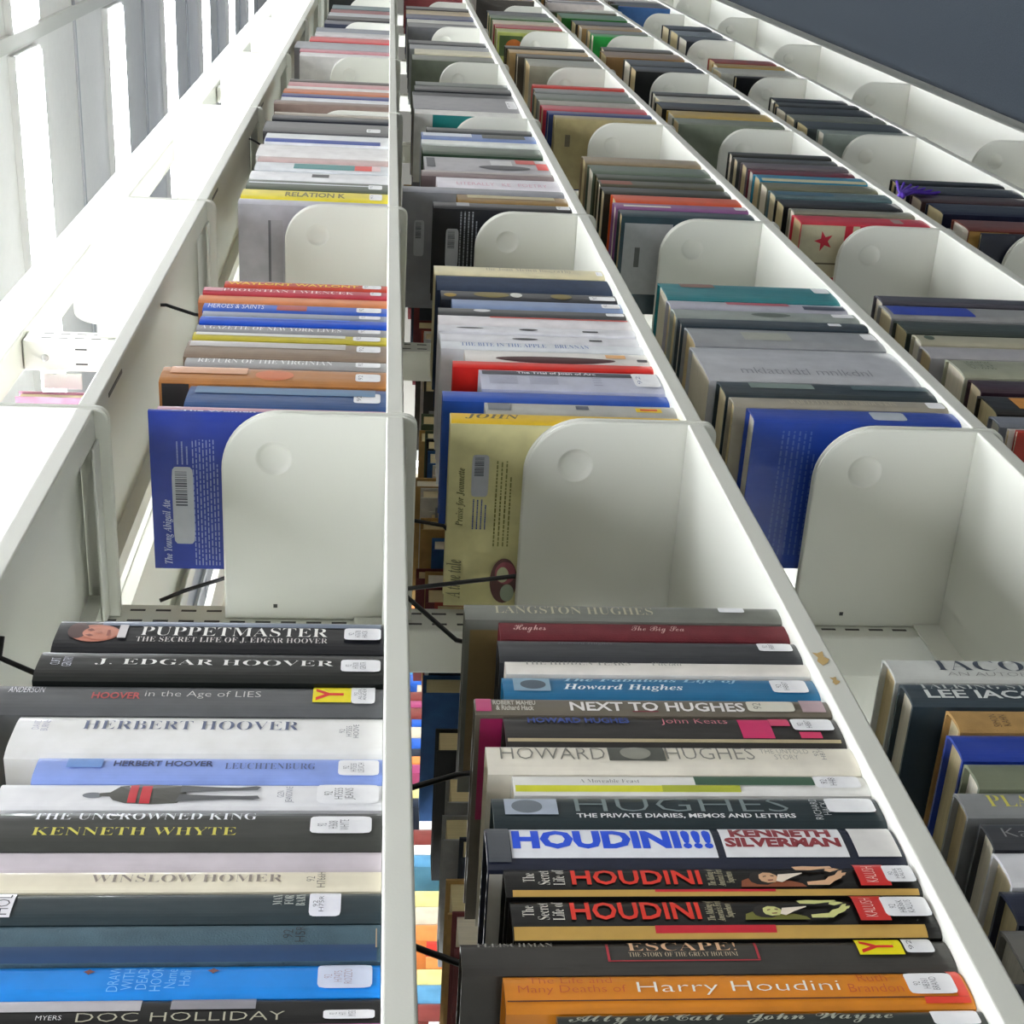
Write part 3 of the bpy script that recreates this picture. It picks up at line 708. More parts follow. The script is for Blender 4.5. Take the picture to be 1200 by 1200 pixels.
[2,0,-606.7,-587.1,9.2,215.4,136.8,"eceae4","g","short white book with lime-yellow lower half on the second full shelf before the first bracket",[["P","spine_band",214.4,79.3,-7.9,-2.5,"d8d838"],["P","spine_band",105.9,32.6,-2.0,7.8,"3c5e48"],["P","spine_band",126.7,79.3,-7.9,-2.5,"b0b83a"],["T","s","A Moveable Feast",175.6,139.6,-0.4,3.4,"8c8c88"],["L","92\nH48",32.6,4.5,-5.1,7.8,"4a4a52","f4f4f8"]],[]],
[2,0,-586.5,-556.7,7.5,229.7,140.3,"e6e0d0","g","cream book with capitals around a photo on the second full shelf before the first bracket",[["T","n","HOWARD",221.3,156.9,-3.1,10.3,"7c7a70"],["P","cover_photo",154.8,119.8,-4.3,11.2,"4e5048"],["E","cover_photo",147.4,128.3,-3.1,11.2,"8c8c80"],["T","n","HUGHES",118.8,63.7,-3.1,10.3,"7c7a70"],["T","n","THE UNTOLD\nSTORY",59.4,28.6,-3.1,8.5,"98968a"],["R","n","92\nH877",25.9,18.9,-3.1,10.3,"70706c"]],[]],
[2,0,-556.0,-521.9,8.0,216.4,147.7,"2c2a28","g","black book with hot-pink blocks on the second full shelf before the first bracket",[["P","spine_band",215.3,2.9,-13.7,-11.0,"b4a684"],["P","spine_band",65.5,44.9,-10.1,11.9,"d02a66"],["P","spine_band",44.9,32.0,3.6,13.5,"d84a70"],["P","spine_band",28.1,14.1,-10.1,-3.5,"d83a68"],["T","b","HOWARD HUGHES",201.3,136.0,5.3,12.9,"2a4898"],["T","n","John Keats",115.7,72.7,3.0,11.9,"e88c98"],["L","92\nH887",30.9,4.0,-2.1,12.4,"4a4a52","f4f4f8"]],[]],
[2,0,-521.3,-502.4,7.6,233.8,165.6,"6e675a","g","tall mottled grey book with white capitals on the second full shelf before the first bracket",[["T","b","NEXT TO HUGHES",172.2,57.2,-6.5,3.8,"eeeae6"],["P","spine_band",233.2,223.3,-7.5,7.2,"c04878"],["T","b","ROBERT MAHEU\n& Richard Hack",222.2,194.5,-6.7,4.3,"c8c4b8"],["P","spine_band",131.9,115.0,-7.5,-6.7,"7a2838"],["L","92",55.5,24.0,-6.7,5.2,"6a6a60","dcd8c8"],["P","spine_band",19.4,3.8,-7.2,6.3,"b8a0a4"]],[["CP","cover_panel",230.6,212.8,4.5,82.6,"a01a58"]]],
[2,0,-496.5,-468.7,10.6,213.3,140.2,"1f6f9c","g","blue book with white italic name on the second full shelf before the first bracket",[["T","i","Howard Hughes",173.3,92.3,-6.7,2.2,"eaf4fa"],["T","i","The Fabulous Life of",172.2,51.4,3.8,10.6,"a8d0e4"],["P","cover_photo",206.5,181.9,-7.3,9.2,"8aa8ba"],["E","cover_photo",201.9,184.8,-5.3,6.2,"4e5c68"],["L","92\nH887",31.4,6.5,-7.3,9.2,"4a4a52","f4f4f8"]],[]],
[2,0,-468.1,-452.0,8.8,210.1,147.2,"e4dfd6","g","white book with grey capitals on the second full shelf before the first bracket",[["T","s","THE HIDDEN YEARS",197.3,123.9,1.5,8.0,"8c8c84"],["T","s","Phelan",109.1,88.3,1.5,8.0,"9c9c94"]],[]],
[2,0,-449.9,-419.5,9.3,213.0,139.3,"34363a","g","black book with no visible title on the second full shelf before the first bracket",[["T","i","Howard Hughes",171.2,132.1,4.8,10.8,"5c5e62"],["L","92\nH887",28.5,3.8,-1.0,11.3,"4a4a52","f4f4f8"]],[]],
[2,0,-413.9,-389.5,11.7,210.0,169.8,"6a1e26","c","dark red cloth book on the second full shelf before the first bracket",[["T","k","Hughes",200.2,176.8,-6.4,5.2,"d8b0a8"],["T","k","The Big Sea",114.7,75.9,-5.6,5.2,"c8a098"]],[]],
[2,0,-388.9,-366.3,9.8,234.0,151.9,"74766e","g","tall grey book against the bracket on the second full shelf before the first bracket",[["T","s","LANGSTON HUGHES",212.2,95.3,-5.2,5.9,"b4ae92"],["L"," ",45.3,25.9,0.1,8.2,"4a4a52","f4f4f8"]],[["CP","cover_panel",230.3,204.8,10.4,133.7,"7e6c46"]]],
[2,1,8.0,35.5,7.9,229.8,202.1,"d6d09a","g","yellow book with cream back cover, first past the first bracket, second full shelf",[["P","spine_band",229.3,2.0,-13.7,13.7,"e0b818"],["T","i","JOHN",215.6,160.9,-6.5,7.6,"5a5030"]],[["CL",207.0,190.1,34.6,79.4],["CB",206.0,189.8,82.2,115.0,4,"4a68b0"],["CB",184.4,165.6,40.4,133.5,4,"8a8a50"],["CT","Praise for Jeannette",221.3,212.0,48.7,111.6,"6a6a40"],["CE","cover_art",183.5,155.5,146.9,197.7,"6a4c4a"],["CE","cover_art",178.7,157.7,150.8,176.0,"a8606a"],["CE","cover_art",176.8,164.6,156.6,174.1,"c4c8a4"],["CE","cover_art",172.3,158.2,176.0,195.7,"a4b09a"],["CT","A true tale",228.8,213.3,148.9,192.7,"7a7858"]]],
[2,1,41.4,74.0,9.2,193.2,144.3,"b4b4ae","g","pale grey book with red-on-yellow label, second past the first bracket, second full shelf",[["P","genre_label",40.4,14.1,-7.7,3.2,"f2d020"],["P","genre_label",36.0,18.5,-4.3,0.7,"e05020"],["P","spine_band",101.5,88.5,-5.5,4.5,"4a5060"],["P","spine_band",190.7,168.3,-11.2,7.3,"72767c"]],[]],
[2,1,83.3,112.2,11.6,234.7,140.7,"2454b4","g","tall royal-blue book, third past the first bracket, second full shelf",[],[]],
[2,1,112.8,175.7,7.6,193.6,168.3,"bfc2d2","g","pale lavender-grey book with small dark title, fourth past the first bracket, second full shelf",[["P","spine_band",190.9,29.9,7.6,21.7,"2a2c38"],["T","b","The Trial of Joan of Arc",153.7,68.6,9.2,20.1,"e8e8ee"],["R","n","llllllllllllllllllll",184.6,154.6,-20.6,2.3,"8a8ca0"],["R","n","llllllllllllllllllll",141.8,111.7,-20.6,2.3,"8a8ca0"],["R","n","llll",74.1,64.9,-20.6,1.2,"9a9cb0"],["L","92",29.9,2.0,-20.6,21.7,"7078a0","f4f4f8"]],[]],
[2,1,186.1,206.8,10.1,220.4,140.1,"de2a20","g","bright red book, fifth past the first bracket, second full shelf",[],[]],
[2,1,210.0,249.9,10.2,205.8,135.9,"e8e4de","g","white book with a dark red smear, sixth past the first bracket, second full shelf",[["E","cover_photo",172.5,37.8,-19.9,-5.1,"4a2428"],["P","genre_label",47.5,25.2,-5.1,7.4,"e8b070"],["L"," ",13.5,2.0,-13.8,-6.6,"4a4a52","4a4a4e"]],[]],
[2,1,252.8,278.4,10.1,231.3,169.2,"e6eaf2","g","white book with tiny blue title, seventh past the first bracket, second full shelf",[["T","s","THE BITE IN THE APPLE",209.0,111.5,-7.5,4.2,"5a78b0"],["T","s","BRENNAN",101.7,62.4,-7.5,4.2,"5a78b0"]],[]],
[2,1,286.9,313.4,11.8,231.1,159.4,"e4e4e8","g","white book with a black dash, eighth past the first bracket, second full shelf",[["E","cover_photo",147.9,118.0,-8.9,-2.7,"3a3a40"],["P","spine_band",57.9,42.8,-7.7,-2.7,"3a3a40"]],[]],
[2,1,314.0,337.7,8.8,232.5,147.8,"e2e2e6","g","white book with black sketch figures, ninth past the first bracket, second full shelf",[["E","cover_photo",211.4,179.4,-5.6,-0.7,"4a4a50"],["E","cover_photo",138.1,115.8,-8.0,-1.6,"2a2a30"],["P","spine_band",63.1,44.7,-8.0,-4.1,"3a3a40"]],[]],
[2,1,339.6,378.5,8.3,231.5,162.0,"e8e4e6","g","white book with a thin red line, tenth past the first bracket, second full shelf",[["P","spine_band",169.3,2.0,5.9,12.3,"d84030"]],[]],
[2,1,388.2,414.0,10.2,230.2,162.3,"4c4e50","g","dark grey glossy book, eleventh past the first bracket, second full shelf",[["E","cover_photo",187.4,166.5,-6.1,5.2,"d8d8d8"],["L"," ",24.2,2.0,-7.5,3.1,"4a4a52","f4f4f8"]],[]],
[2,1,414.6,452.4,9.1,212.3,142.8,"8094b8","g","dusty blue book, twelfth past the first bracket, second full shelf",[["L","92",25.2,2.0,-8.9,8.1,"4a4a52","f4f4f8"]],[]],
[2,1,460.8,500.6,11.6,224.5,169.5,"2c3038","g","black book with gold blotches, thirteenth past the first bracket, second full shelf",[["E","cover_photo",221.2,205.0,-14.4,-0.9,"a08420"],["E","cover_photo",183.2,137.5,-13.6,8.6,"7a6c2a"],["E","cover_photo",136.4,121.1,-11.7,8.6,"d8d8d0"],["E","cover_photo",84.9,57.4,-13.6,8.6,"7a6c2a"],["L","92",35.3,2.0,-13.6,2.2,"4a4a52","f4f4f8"]],[]],
[2,1,505.4,577.1,11.8,228.2,163.2,"22344e","c","thick navy cloth book, fourteenth past the first bracket, second full shelf",[],[]],
[2,1,580.8,625.5,11.6,229.8,160.9,"e6dcb4","g","thin cream book, fifteenth past the first bracket, second full shelf",[["T","s","the Joan Mellen Biography",159.6,43.4,-7.6,12.3,"b0a890"],["L","92",10.6,2.0,-13.1,6.1,"8a8ab0","f4f4f8"]],[]],
[2,2,973.8,1017.7,8.6,220.7,153.1,"1c1e24","g","black book with white cover print, first past the second bracket, second full shelf",[["L","92",23.6,2.0,-12.8,11.1,"4a4a52","f4f4f8"],["P","spine_band",184.0,163.5,-12.8,11.1,"9a9ca0"]],[["CL",199.9,179.5,34.8,96.9],["CB",180.1,148.8,6.5,94.6,5,"9aa0a8"]]],
[2,2,1027.0,1086.1,9.3,180.0,136.0,"8a6a30","g","tan and gold book, second past the second bracket, second full shelf",[["P","spine_band",163.3,20.0,-5.5,29.5,"c0b48a"]],[]],
[2,2,1086.7,1126.0,7.6,268.7,200.0,"8c8e94","g","oversized grey book reaching far above its neighbours, third past the second bracket, second full shelf",[],[["CL",248.4,231.3,49.7,110.2]]],
[2,2,1138.5,1225.1,8.8,209.9,159.2,"e8e4ee","g","white book with pink lettering, fourth past the second bracket, second full shelf",[["T","n","LITERALLY   KE   POETRY",176.3,21.9,-28.1,-6.6,"d89ab0"]],[]],
[2,2,1250.0,1296.0,12.3,234.3,150.7,"8a7a7a","g","dusty mauve book, fifth past the second bracket, second full shelf",[["P","spine_band",231.3,2.0,-4.9,23.0,"b4aca8"]],[]],
[2,2,1303.3,1434.1,12.2,227.8,169.6,"b0aeb2","g","grey book with a red corner patch, sixth past the second bracket, second full shelf",[["P","spine_band",223.2,207.6,-47.1,39.4,"3a4048"],["P","spine_band",22.3,2.0,-42.9,15.0,"e02c24"],["P","spine_band",58.6,22.3,3.8,47.4,"d04840"],["E","cover_photo",129.4,35.0,-53.1,-18.3,"3a3a40"],["P","spine_band",105.8,66.5,-18.3,26.5,"d4d4d4"]],[]],
[2,2,1460.4,1550.0,12.3,228.3,147.8,"2e4632","g","dark green book, seventh past the second bracket, second full shelf",[],[]],
[2,2,1550.6,1585.4,8.6,228.8,142.9,"e2e6e0","g","thin white book, eighth past the second bracket, second full shelf",[],[]],
[2,2,1594.2,1672.5,8.5,227.6,142.2,"6e88c0","g","light blue and white book, ninth past the second bracket, second full shelf",[["P","spine_band",224.2,127.1,-12.9,39.1,"dfe6f2"],["P","spine_band",106.6,20.8,-18.3,39.1,"3a4038"]],[]],
[2,2,1695.2,1746.6,10.6,215.4,166.5,"3a3e40","g","black book, tenth past the second bracket, second full shelf",[],[]],
[2,3,1929.6,1988.7,11.7,236.3,151.8,"dcdcd6","g","white book with teal cover block, first past the third bracket, second full shelf",[],[["CP","cover_panel",196.9,105.4,4.0,41.5,"0e7a78"]]],
[2,3,1994.7,2253.8,10.8,237.8,200.0,"8a8a8e","g","boxed grey set with black border, second past the third bracket, second full shelf",[["P","spine_band",237.3,2.0,50.0,129.6,"1c2028"],["L","92",24.9,3.1,-94.8,14.7,"4a4a52","f4f4f8"]],[]],
[2,3,2254.4,2333.3,7.9,231.5,158.1,"24282c","g","black book, third past the third bracket, second full shelf",[],[]],
[2,3,2362.9,2437.7,12.0,227.7,162.4,"4a544e","g","dark grey-green book, fourth past the third bracket, second full shelf",[],[]],
[2,4,2870.9,2986.3,11.3,229.2,151.7,"5e6458","g","olive-grey book, first past the fourth bracket, second full shelf",[],[]],
[2,4,2986.9,3103.9,8.4,220.4,162.6,"d2cdb0","g","cream book, second past the fourth bracket, second full shelf",[],[]],
[2,4,3110.6,3217.4,9.2,233.7,163.0,"8c9092","g","grey book, third past the fourth bracket, second full shelf",[],[]],
[2,4,3268.0,3358.5,12.4,234.5,148.9,"2c3034","g","black book, fourth past the fourth bracket, second full shelf",[],[]],
[2,5,3728.9,3866.3,9.5,232.1,168.1,"6c6e70","g","grey book, first past the fifth bracket, second full shelf",[],[]],
[2,5,3882.7,3998.2,11.1,233.5,141.0,"c4c4bc","g","pale grey book, second past the fifth bracket, second full shelf",[],[]],
[2,5,3998.8,4148.9,8.1,235.3,140.3,"22305c","g","navy book, third past the fifth bracket, second full shelf",[],[]],
[2,5,4190.6,4352.7,12.0,233.3,163.2,"b09a70","g","tan book, fourth past the fifth bracket, second full shelf",[],[]],
[2,5,4353.3,4446.1,8.2,232.3,163.9,"3a3a3c","g","charcoal book, fifth past the fifth bracket, second full shelf",[],[]],
[3,0,-806.2,-789.5,7.4,272.0,158.0,"2a2c34","g","black book beside the steel lip on the third full shelf before the first bracket",[],[]],
[3,0,-788.9,-772.5,4.3,272.0,154.2,"32343c","g","black book with white page block on the third full shelf before the first bracket",[],[]],
[3,0,-770.7,-732.8,3.2,263.0,135.5,"6a6862","g","thick grey book on the third full shelf before the first bracket",[],[]],
[3,0,-724.5,-696.6,7.4,248.2,157.7,"20263a","g","navy book with tan pages on the third full shelf before the first bracket",[],[]],
[3,0,-695.8,-665.8,5.1,240.6,167.7,"d8d8da","g","white book with orange endpapers on the third full shelf before the first bracket",[],[]],
[3,0,-664.0,-640.0,4.7,238.3,165.5,"3c3e42","g","dark grey book on the third full shelf before the first bracket",[["T","n","Kafka",229.2,196.5,-3.4,4.8,"8a8a8a"]],[]],
[3,0,-631.5,-606.5,6.6,241.4,142.4,"8a8c8c","g","grey book with yellow capitals on the third full shelf before the first bracket",[["T","s","PLAIN TALES",225.1,133.6,-4.6,7.3,"d8d060"]],[]],
[3,0,-605.9,-579.6,3.8,225.2,145.3,"747a64","g","olive-grey book on the third full shelf before the first bracket",[],[]],
[3,0,-576.0,-546.6,3.7,224.5,155.5,"1c3a98","g","royal-blue book on the third full shelf before the first bracket",[],[]],
[3,0,-543.5,-517.4,3.8,214.3,149.7,"a8844c","c","ragged tan book with torn spine on the third full shelf before the first bracket",[["R","n","SIMON\nKAHN",190.1,178.6,-9.3,4.8,"4a3a20"]],[]],
[3,0,-513.1,-484.3,3.2,235.3,166.9,"35424a","g","slate book with bold white name on the third full shelf before the first bracket",[["T","b","LEE IACOCCA",223.0,99.9,-7.6,2.7,"d4d8d4"],["T","s","TALKING STRAIGHT",225.3,99.9,3.9,11.0,"c0c4c0"]],[]],
[3,0,-480.1,-449.4,4.3,236.0,151.0,"c6c8c2","g","pale grey book with dark serif name on the third full shelf before the first bracket",[["T","s","IACOCCA",202.5,83.9,-3.4,11.5,"3c4450"],["T","n","AN AUTOBIOGRAPHY",197.6,83.9,-10.0,-5.8,"8c8c88"]],[]],
[3,1,30.7,68.4,5.4,215.4,166.7,"2446a4","g","blue book with printed back cover, first past the first bracket, third full shelf",[["L"," ",90.6,54.6,-13.1,8.9,"4a4a52","b8c0c8"]],[["CB",187.2,146.9,12.2,150.7,7,"4a66b0"]]],
[3,1,69.0,97.5,4.6,227.6,167.1,"a09a8a","g","taupe book with faint lettering, second past the first bracket, third full shelf",[["T","s","WAR LETTERS OF NERVOUS KIN",167.0,52.7,-6.7,3.8,"c0b8a0"],["L"," ",20.5,2.0,-9.8,6.3,"4a4a52","f4f4f8"]],[]],
[3,1,101.3,150.8,5.0,229.3,153.6,"26343a","g","dark teal book with speckled cover, third past the first bracket, third full shelf",[["P","spine_band",197.8,128.0,-1.8,15.7,"7c8c84"],["P","spine_band",85.8,2.0,0.2,15.7,"506468"]],[]],
[3,1,154.0,272.3,5.1,236.1,135.7,"b8babe","g","silver-grey book with a grey print row, fourth past the first bracket, third full shelf",[["T","n","mklatridtl mnlkdnl",195.3,48.0,-38.1,-18.5,"7e8086"]],[]],
[3,1,277.5,348.6,4.7,227.7,141.4,"999c9e","g","mid-grey book, fifth past the first bracket, third full shelf",[["P","spine_band",165.1,108.2,-15.9,13.5,"a6a89c"],["L"," ",17.6,2.0,-4.5,20.3,"4a4a52","f4f4f8"]],[]],
[3,1,349.2,377.2,2.5,231.0,163.0,"344048","g","slate book, sixth past the first bracket, third full shelf",[["L"," ",47.7,31.6,-6.6,3.3,"4a4a52","f4f4f8"]],[]],
[3,1,383.6,420.8,3.4,231.2,151.6,"98a09a","g","grey-green book, seventh past the first bracket, third full shelf",[["E","cover_photo",134.4,84.5,-10.9,4.8,"5a645c"],["L"," ",31.1,3.8,-6.4,7.9,"4a4a52","f4f4f8"]],[]],
[3,1,434.0,469.0,6.1,228.6,154.5,"b4b4c0","g","pale lilac book with a red mark, eighth past the first bracket, third full shelf",[["P","spine_band",153.7,72.6,-1.0,17.5,"b85868"],["P","spine_band",55.9,2.1,-11.8,1.6,"3c4658"]],[]],
[3,1,469.6,548.3,4.1,226.6,153.1,"1f7c84","g","thick teal book, ninth past the first bracket, third full shelf",[["P","spine_band",200.6,155.2,11.4,39.3,"8a6458"],["L"," ",23.7,2.0,1.5,27.1,"4a4a52","f4f4f8"]],[]],
[3,2,954.9,997.9,5.3,214.7,162.4,"34464e","g","slate book with grey back cover, first past the second bracket, third full shelf",[],[["CP","cover_panel",208.7,131.2,13.7,129.1,"a8aaaa"],["CP","barcode_label",189.6,181.3,52.6,84.6,"5a5c58"]]],
[3,2,998.5,1038.7,3.0,218.5,154.6,"8a5a8a","g","purple book with white foot, second past the second bracket, third full shelf",[["P","spine_band",204.5,127.1,-13.3,-4.4,"d8d8cc"],["L"," ",20.9,2.0,-13.3,4.5,"4a4a52","f4f4f8"]],[]],
[3,2,1048.4,1108.5,3.7,211.4,144.7,"d4501e","g","bright orange-red book, third past the second bracket, third full shelf",[],[]],
[3,2,1127.7,1183.9,6.4,219.5,152.8,"2a2c24","g","black book, fourth past the second bracket, third full shelf",[],[]],
[3,2,1186.0,1237.4,5.3,218.1,161.6,"4c4a36","g","dark olive book, fifth past the second bracket, third full shelf",[["P","spine_band",215.1,160.8,-17.3,10.7,"8a4428"]],[]],
[3,2,1253.5,1299.5,7.1,214.0,150.5,"3c4434","g","dark moss book, sixth past the second bracket, third full shelf",[],[]],
[3,2,1300.1,1379.8,5.6,216.9,152.7,"5a6a58","g","grey-green book, seventh past the second bracket, third full shelf",[],[]],
[3,2,1393.7,1461.8,5.1,218.8,159.2,"98876a","g","tan book, eighth past the second bracket, third full shelf",[],[]],
[3,3,1897.9,1944.0,4.8,222.8,153.7,"a89c70","g","tan book with plain cover, first past the third bracket, third full shelf",[],[["CP","barcode_label",199.3,188.0,36.0,61.7,"6a6450"]]],
[3,3,1956.6,2004.2,4.9,232.0,168.0,"2e3f74","g","navy book, second past the third bracket, third full shelf",[],[]],
[3,3,2023.5,2098.1,6.0,237.7,165.7,"c03a4a","g","crimson book, third past the third bracket, third full shelf",[],[]],
[3,3,2118.9,2184.1,7.2,235.0,144.1,"a8a498","g","pale grey book, fourth past the third bracket, third full shelf",[],[]],
[3,3,2184.7,2280.0,5.3,237.8,168.0,"6a7468","g","grey-green book, fifth past the third bracket, third full shelf",[],[]],
[3,3,2303.8,2375.7,6.7,230.0,139.8,"7c8280","g","grey book, sixth past the third bracket, third full shelf",[],[]],
[3,3,2376.3,2409.3,3.1,229.7,150.5,"c84840","g","red book, seventh past the third bracket, third full shelf",[],[]],
[3,4,2784.9,2952.8,2.9,201.6,143.4,"9a9a88","g","pale olive book, first past the fourth bracket, third full shelf",[],[]],
[3,4,2972.2,3051.7,2.9,218.9,158.4,"4a463c","g","dark brown book, second past the fourth bracket, third full shelf",[],[]],
[3,4,3102.2,3185.8,6.4,233.6,166.4,"b89a68","g","tan book, third past the fourth bracket, third full shelf",[],[]],
[3,4,3186.4,3244.6,3.3,238.8,160.1,"3a3c34","g","black book, fourth past the fourth bracket, third full shelf",[],[]],
[3,5,3664.0,3778.0,5.8,230.8,140.0,"a8b060","g","yellow-green book with orange cover disc, first past the fifth bracket, third full shelf",[],[["CP","cover_panel",223.6,147.4,13.5,78.2,"4a6030"],["CE","cover_art",203.6,147.1,23.8,77.7,"c8702a"]]],
[3,5,3816.0,3927.2,6.9,226.6,168.9,"a82c38","g","red book, second past the fifth bracket, third full shelf",[],[]],
[3,5,3927.8,4038.4,3.6,225.4,168.3,"c8bca4","g","cream book, third past the fifth bracket, third full shelf",[],[]],
[3,5,4107.8,4231.9,4.5,225.7,152.1,"4c6a48","g","green book, fourth past the fifth bracket, third full shelf",[],[]],
[3,5,4263.5,4427.4,7.4,221.0,164.1,"28303a","g","black book, fifth past the fifth bracket, third full shelf",[],[]],
[4,1,8.0,14.0,3.3,237.5,150.1,"a83a30","g","red book with pale pages, first past the first bracket, fourth full shelf",[],[]],
[4,1,14.6,21.3,5.1,243.2,146.9,"c8c0b8","g","white book with rose endpapers, second past the first bracket, fourth full shelf",[],[]],
[4,1,27.0,57.9,3.5,248.2,146.1,"7c8088","g","grey book with cream pages, third past the first bracket, fourth full shelf",[],[]],
[4,1,73.3,131.3,6.1,231.8,135.7,"24221e","g","thick black book, fourth past the first bracket, fourth full shelf",[["P","spine_band",203.4,163.6,-17.1,16.2,"d8923c"]],[]],
[4,1,140.4,181.9,5.3,223.7,150.4,"3c2a34","g","plum book, fifth past the first bracket, fourth full shelf",[],[]],
[4,1,182.5,246.4,2.6,227.1,146.6,"a0a28c","g","pale sage book with tan pages, sixth past the first bracket, fourth full shelf",[["T","n","NEXT DECADE",212.0,181.8,-9.4,17.9,"4a5a48"]],[]],
[4,1,259.4,303.7,5.6,238.3,152.9,"b0aeb0","g","mauve-grey book, seventh past the first bracket, fourth full shelf",[],[]],
[4,1,304.3,340.7,2.8,235.2,169.5,"b0ac94","g","pale olive book, eighth past the first bracket, fourth full shelf",[["E","cover_photo",226.7,214.0,-8.6,7.9,"4a5a48"]],[]],
[4,1,360.4,413.7,6.4,233.4,169.0,"39423c","g","black-green book, ninth past the first bracket, fourth full shelf",[],[]],
[4,1,414.3,470.2,3.0,236.0,144.3,"9a9a98","g","grey book with a royal-blue upper half, tenth past the first bracket, fourth full shelf",[["P","spine_band",231.5,123.1,-19.6,19.7,"203ea8"]],[]],
[4,1,477.3,515.9,2.7,227.9,162.3,"4a4850","g","charcoal book, eleventh past the first bracket, fourth full shelf",[],[]],
[4,2,943.0,1004.1,3.9,213.5,139.5,"cc2a40","g","red book with star on pale cover, first past the second bracket, fourth full shelf",[["L"," ",57.5,40.3,-18.0,8.9,"4a4a52","b09a90"]],[["CP","cover_panel",212.5,116.8,4.0,88.5,"c8c2a2"],["CS","cover_art",189.2,157.1,12.3,46.8,"cc2a40"],["CP","cover_panel",140.6,128.0,4.0,69.1,"cc2a40"],["CP","cover_panel",189.5,133.3,64.6,67.4,"6a6450"]]],
[4,2,1020.0,1058.5,4.6,204.9,166.9,"8c8a78","g","taupe book, second past the second bracket, fourth full shelf",[],[]],
[4,2,1080.6,1141.2,6.6,207.0,144.1,"101216","g","black book, third past the second bracket, fourth full shelf",[],[]],
[4,2,1141.8,1195.9,3.2,206.6,167.2,"5c7478","g","grey-teal book, fourth past the second bracket, fourth full shelf",[["P","spine_band",202.1,100.2,-15.8,7.0,"3c6a80"]],[]],
[4,2,1220.5,1280.2,5.4,202.0,159.5,"74745c","g","olive book, fifth past the second bracket, fourth full shelf",[],[]],
[4,2,1283.6,1338.3,2.9,200.6,137.0,"2e8aac","g","turquoise book, sixth past the second bracket, fourth full shelf",[["P","spine_band",195.8,2.0,-27.3,-16.0,"c8c4a0"]],[]],
[4,2,1361.4,1402.2,5.9,195.0,149.9,"6a2434","g","maroon book, seventh past the second bracket, fourth full shelf",[],[]],
[4,2,1402.9,1453.6,2.9,197.9,167.8,"6a6064","g","grey-brown book, eighth past the second bracket, fourth full shelf",[],[]],
[4,2,1477.0,1521.1,5.7,198.5,163.1,"4a4c4c","g","charcoal book, ninth past the second bracket, fourth full shelf",[],[]],
[4,2,1521.7,1560.5,2.9,199.9,165.0,"2c2e2a","g","black book, tenth past the second bracket, fourth full shelf",[],[]],
[4,3,1895.6,1976.1,2.8,237.6,165.2,"7c8474","g","grey-green book, first past the third bracket, fourth full shelf",[],[]],
[4,3,2000.0,2097.6,4.8,228.8,146.9,"c0a044","g","mustard book, second past the third bracket, fourth full shelf",[],[]],
[4,3,2126.0,2230.6,5.3,234.4,167.4,"1c1e20","g","black book, third past the third bracket, fourth full shelf",[],[]],
[4,3,2234.5,2317.2,3.8,222.1,139.5,"b0aea0","g","pale grey book, fourth past the third bracket, fourth full shelf",[],[]],
[4,3,2340.2,2397.9,5.1,214.8,143.3,"3a3a38","g","dark grey book, fifth past the third bracket, fourth full shelf",[],[]],
[4,4,2784.1,2892.6,3.0,194.5,140.7,"1c1e1e","g","black book, first past the fourth bracket, fourth full shelf",[],[]],
[4,4,2908.8,3043.3,2.8,190.7,142.1,"2c302e","g","black-green book, second past the fourth bracket, fourth full shelf",[],[]],
[4,4,3094.1,3239.7,4.1,234.3,145.7,"8e6e44","g","tan book, third past the fourth bracket, fourth full shelf",[],[]],
[4,4,3280.5,3369.0,6.3,215.5,145.1,"4a4436","g","dark olive book, fourth past the fourth bracket, fourth full shelf",[],[]],
[4,5,3664.0,3744.9,5.0,199.2,141.2,"2c9a44","g","green book, first past the fifth bracket, fourth full shelf",[],[]],
[4,5,3763.8,3871.2,4.2,196.6,135.6,"7a7c70","g","grey book, second past the fifth bracket, fourth full shelf",[],[]],
[4,5,3893.9,4006.7,3.8,210.0,135.5,"a88a5c","g","tan book, third past the fifth bracket, fourth full shelf",[],[]],
[4,5,4059.9,4209.6,6.2,212.5,154.3,"2a2c2a","g","black book, fourth past the fifth bracket, fourth full shelf",[],[]],
[4,5,4243.4,4437.1,3.4,243.5,151.6,"28702c","g","green book, fifth past the fifth bracket, fourth full shelf",[],[]],
[4,5,4511.1,4562.0,7.2,255.5,138.7,"50503c","g","olive book, sixth past the fifth bracket, fourth full shelf",[],[]],
[5,2,922.0,928.0,6.6,197.4,150.1,"1c2030","g","black book with barcoded cover, first past the second bracket, lowest full shelf",[],[]],
[5,2,947.5,1026.4,5.0,208.7,164.2,"70382c","g","brick-red book with tan cover, second past the second bracket, lowest full shelf",[],[["CP","cover_panel",207.7,141.5,4.7,43.7,"b08a4a"]]],
[5,2,1065.4,1152.2,4.5,209.2,152.7,"1e2438","g","midnight-blue book, third past the second bracket, lowest full shelf",[],[]],
[5,2,1167.1,1228.9,5.9,211.8,169.4,"4a3634","g","brown book, fourth past the second bracket, lowest full shelf",[],[]],
[5,2,1229.5,1300.9,4.2,218.0,164.1,"2c3038","g","charcoal book, fifth past the second bracket, lowest full shelf",[],[]],
[5,2,1319.0,1361.8,6.0,206.0,157.3,"181a1e","g","thin black book, sixth past the second bracket, lowest full shelf",[],[]],
[5,3,1855.6,1910.5,4.5,196.3,147.2,"8c968e","g","pale grey-green book, first past the third bracket, lowest full shelf",[],[]],
[5,3,1911.2,2015.0,2.8,217.7,139.5,"343c3e","g","slate book, second past the third bracket, lowest full shelf",[],[]],
[5,3,2027.4,2112.9,2.9,217.8,160.9,"74786c","g","olive-grey book, third past the third bracket, lowest full shelf",[],[]],
[5,3,2131.4,2235.0,3.8,211.7,140.7,"202426","g","black book, fourth past the third bracket, lowest full shelf",[],[]],
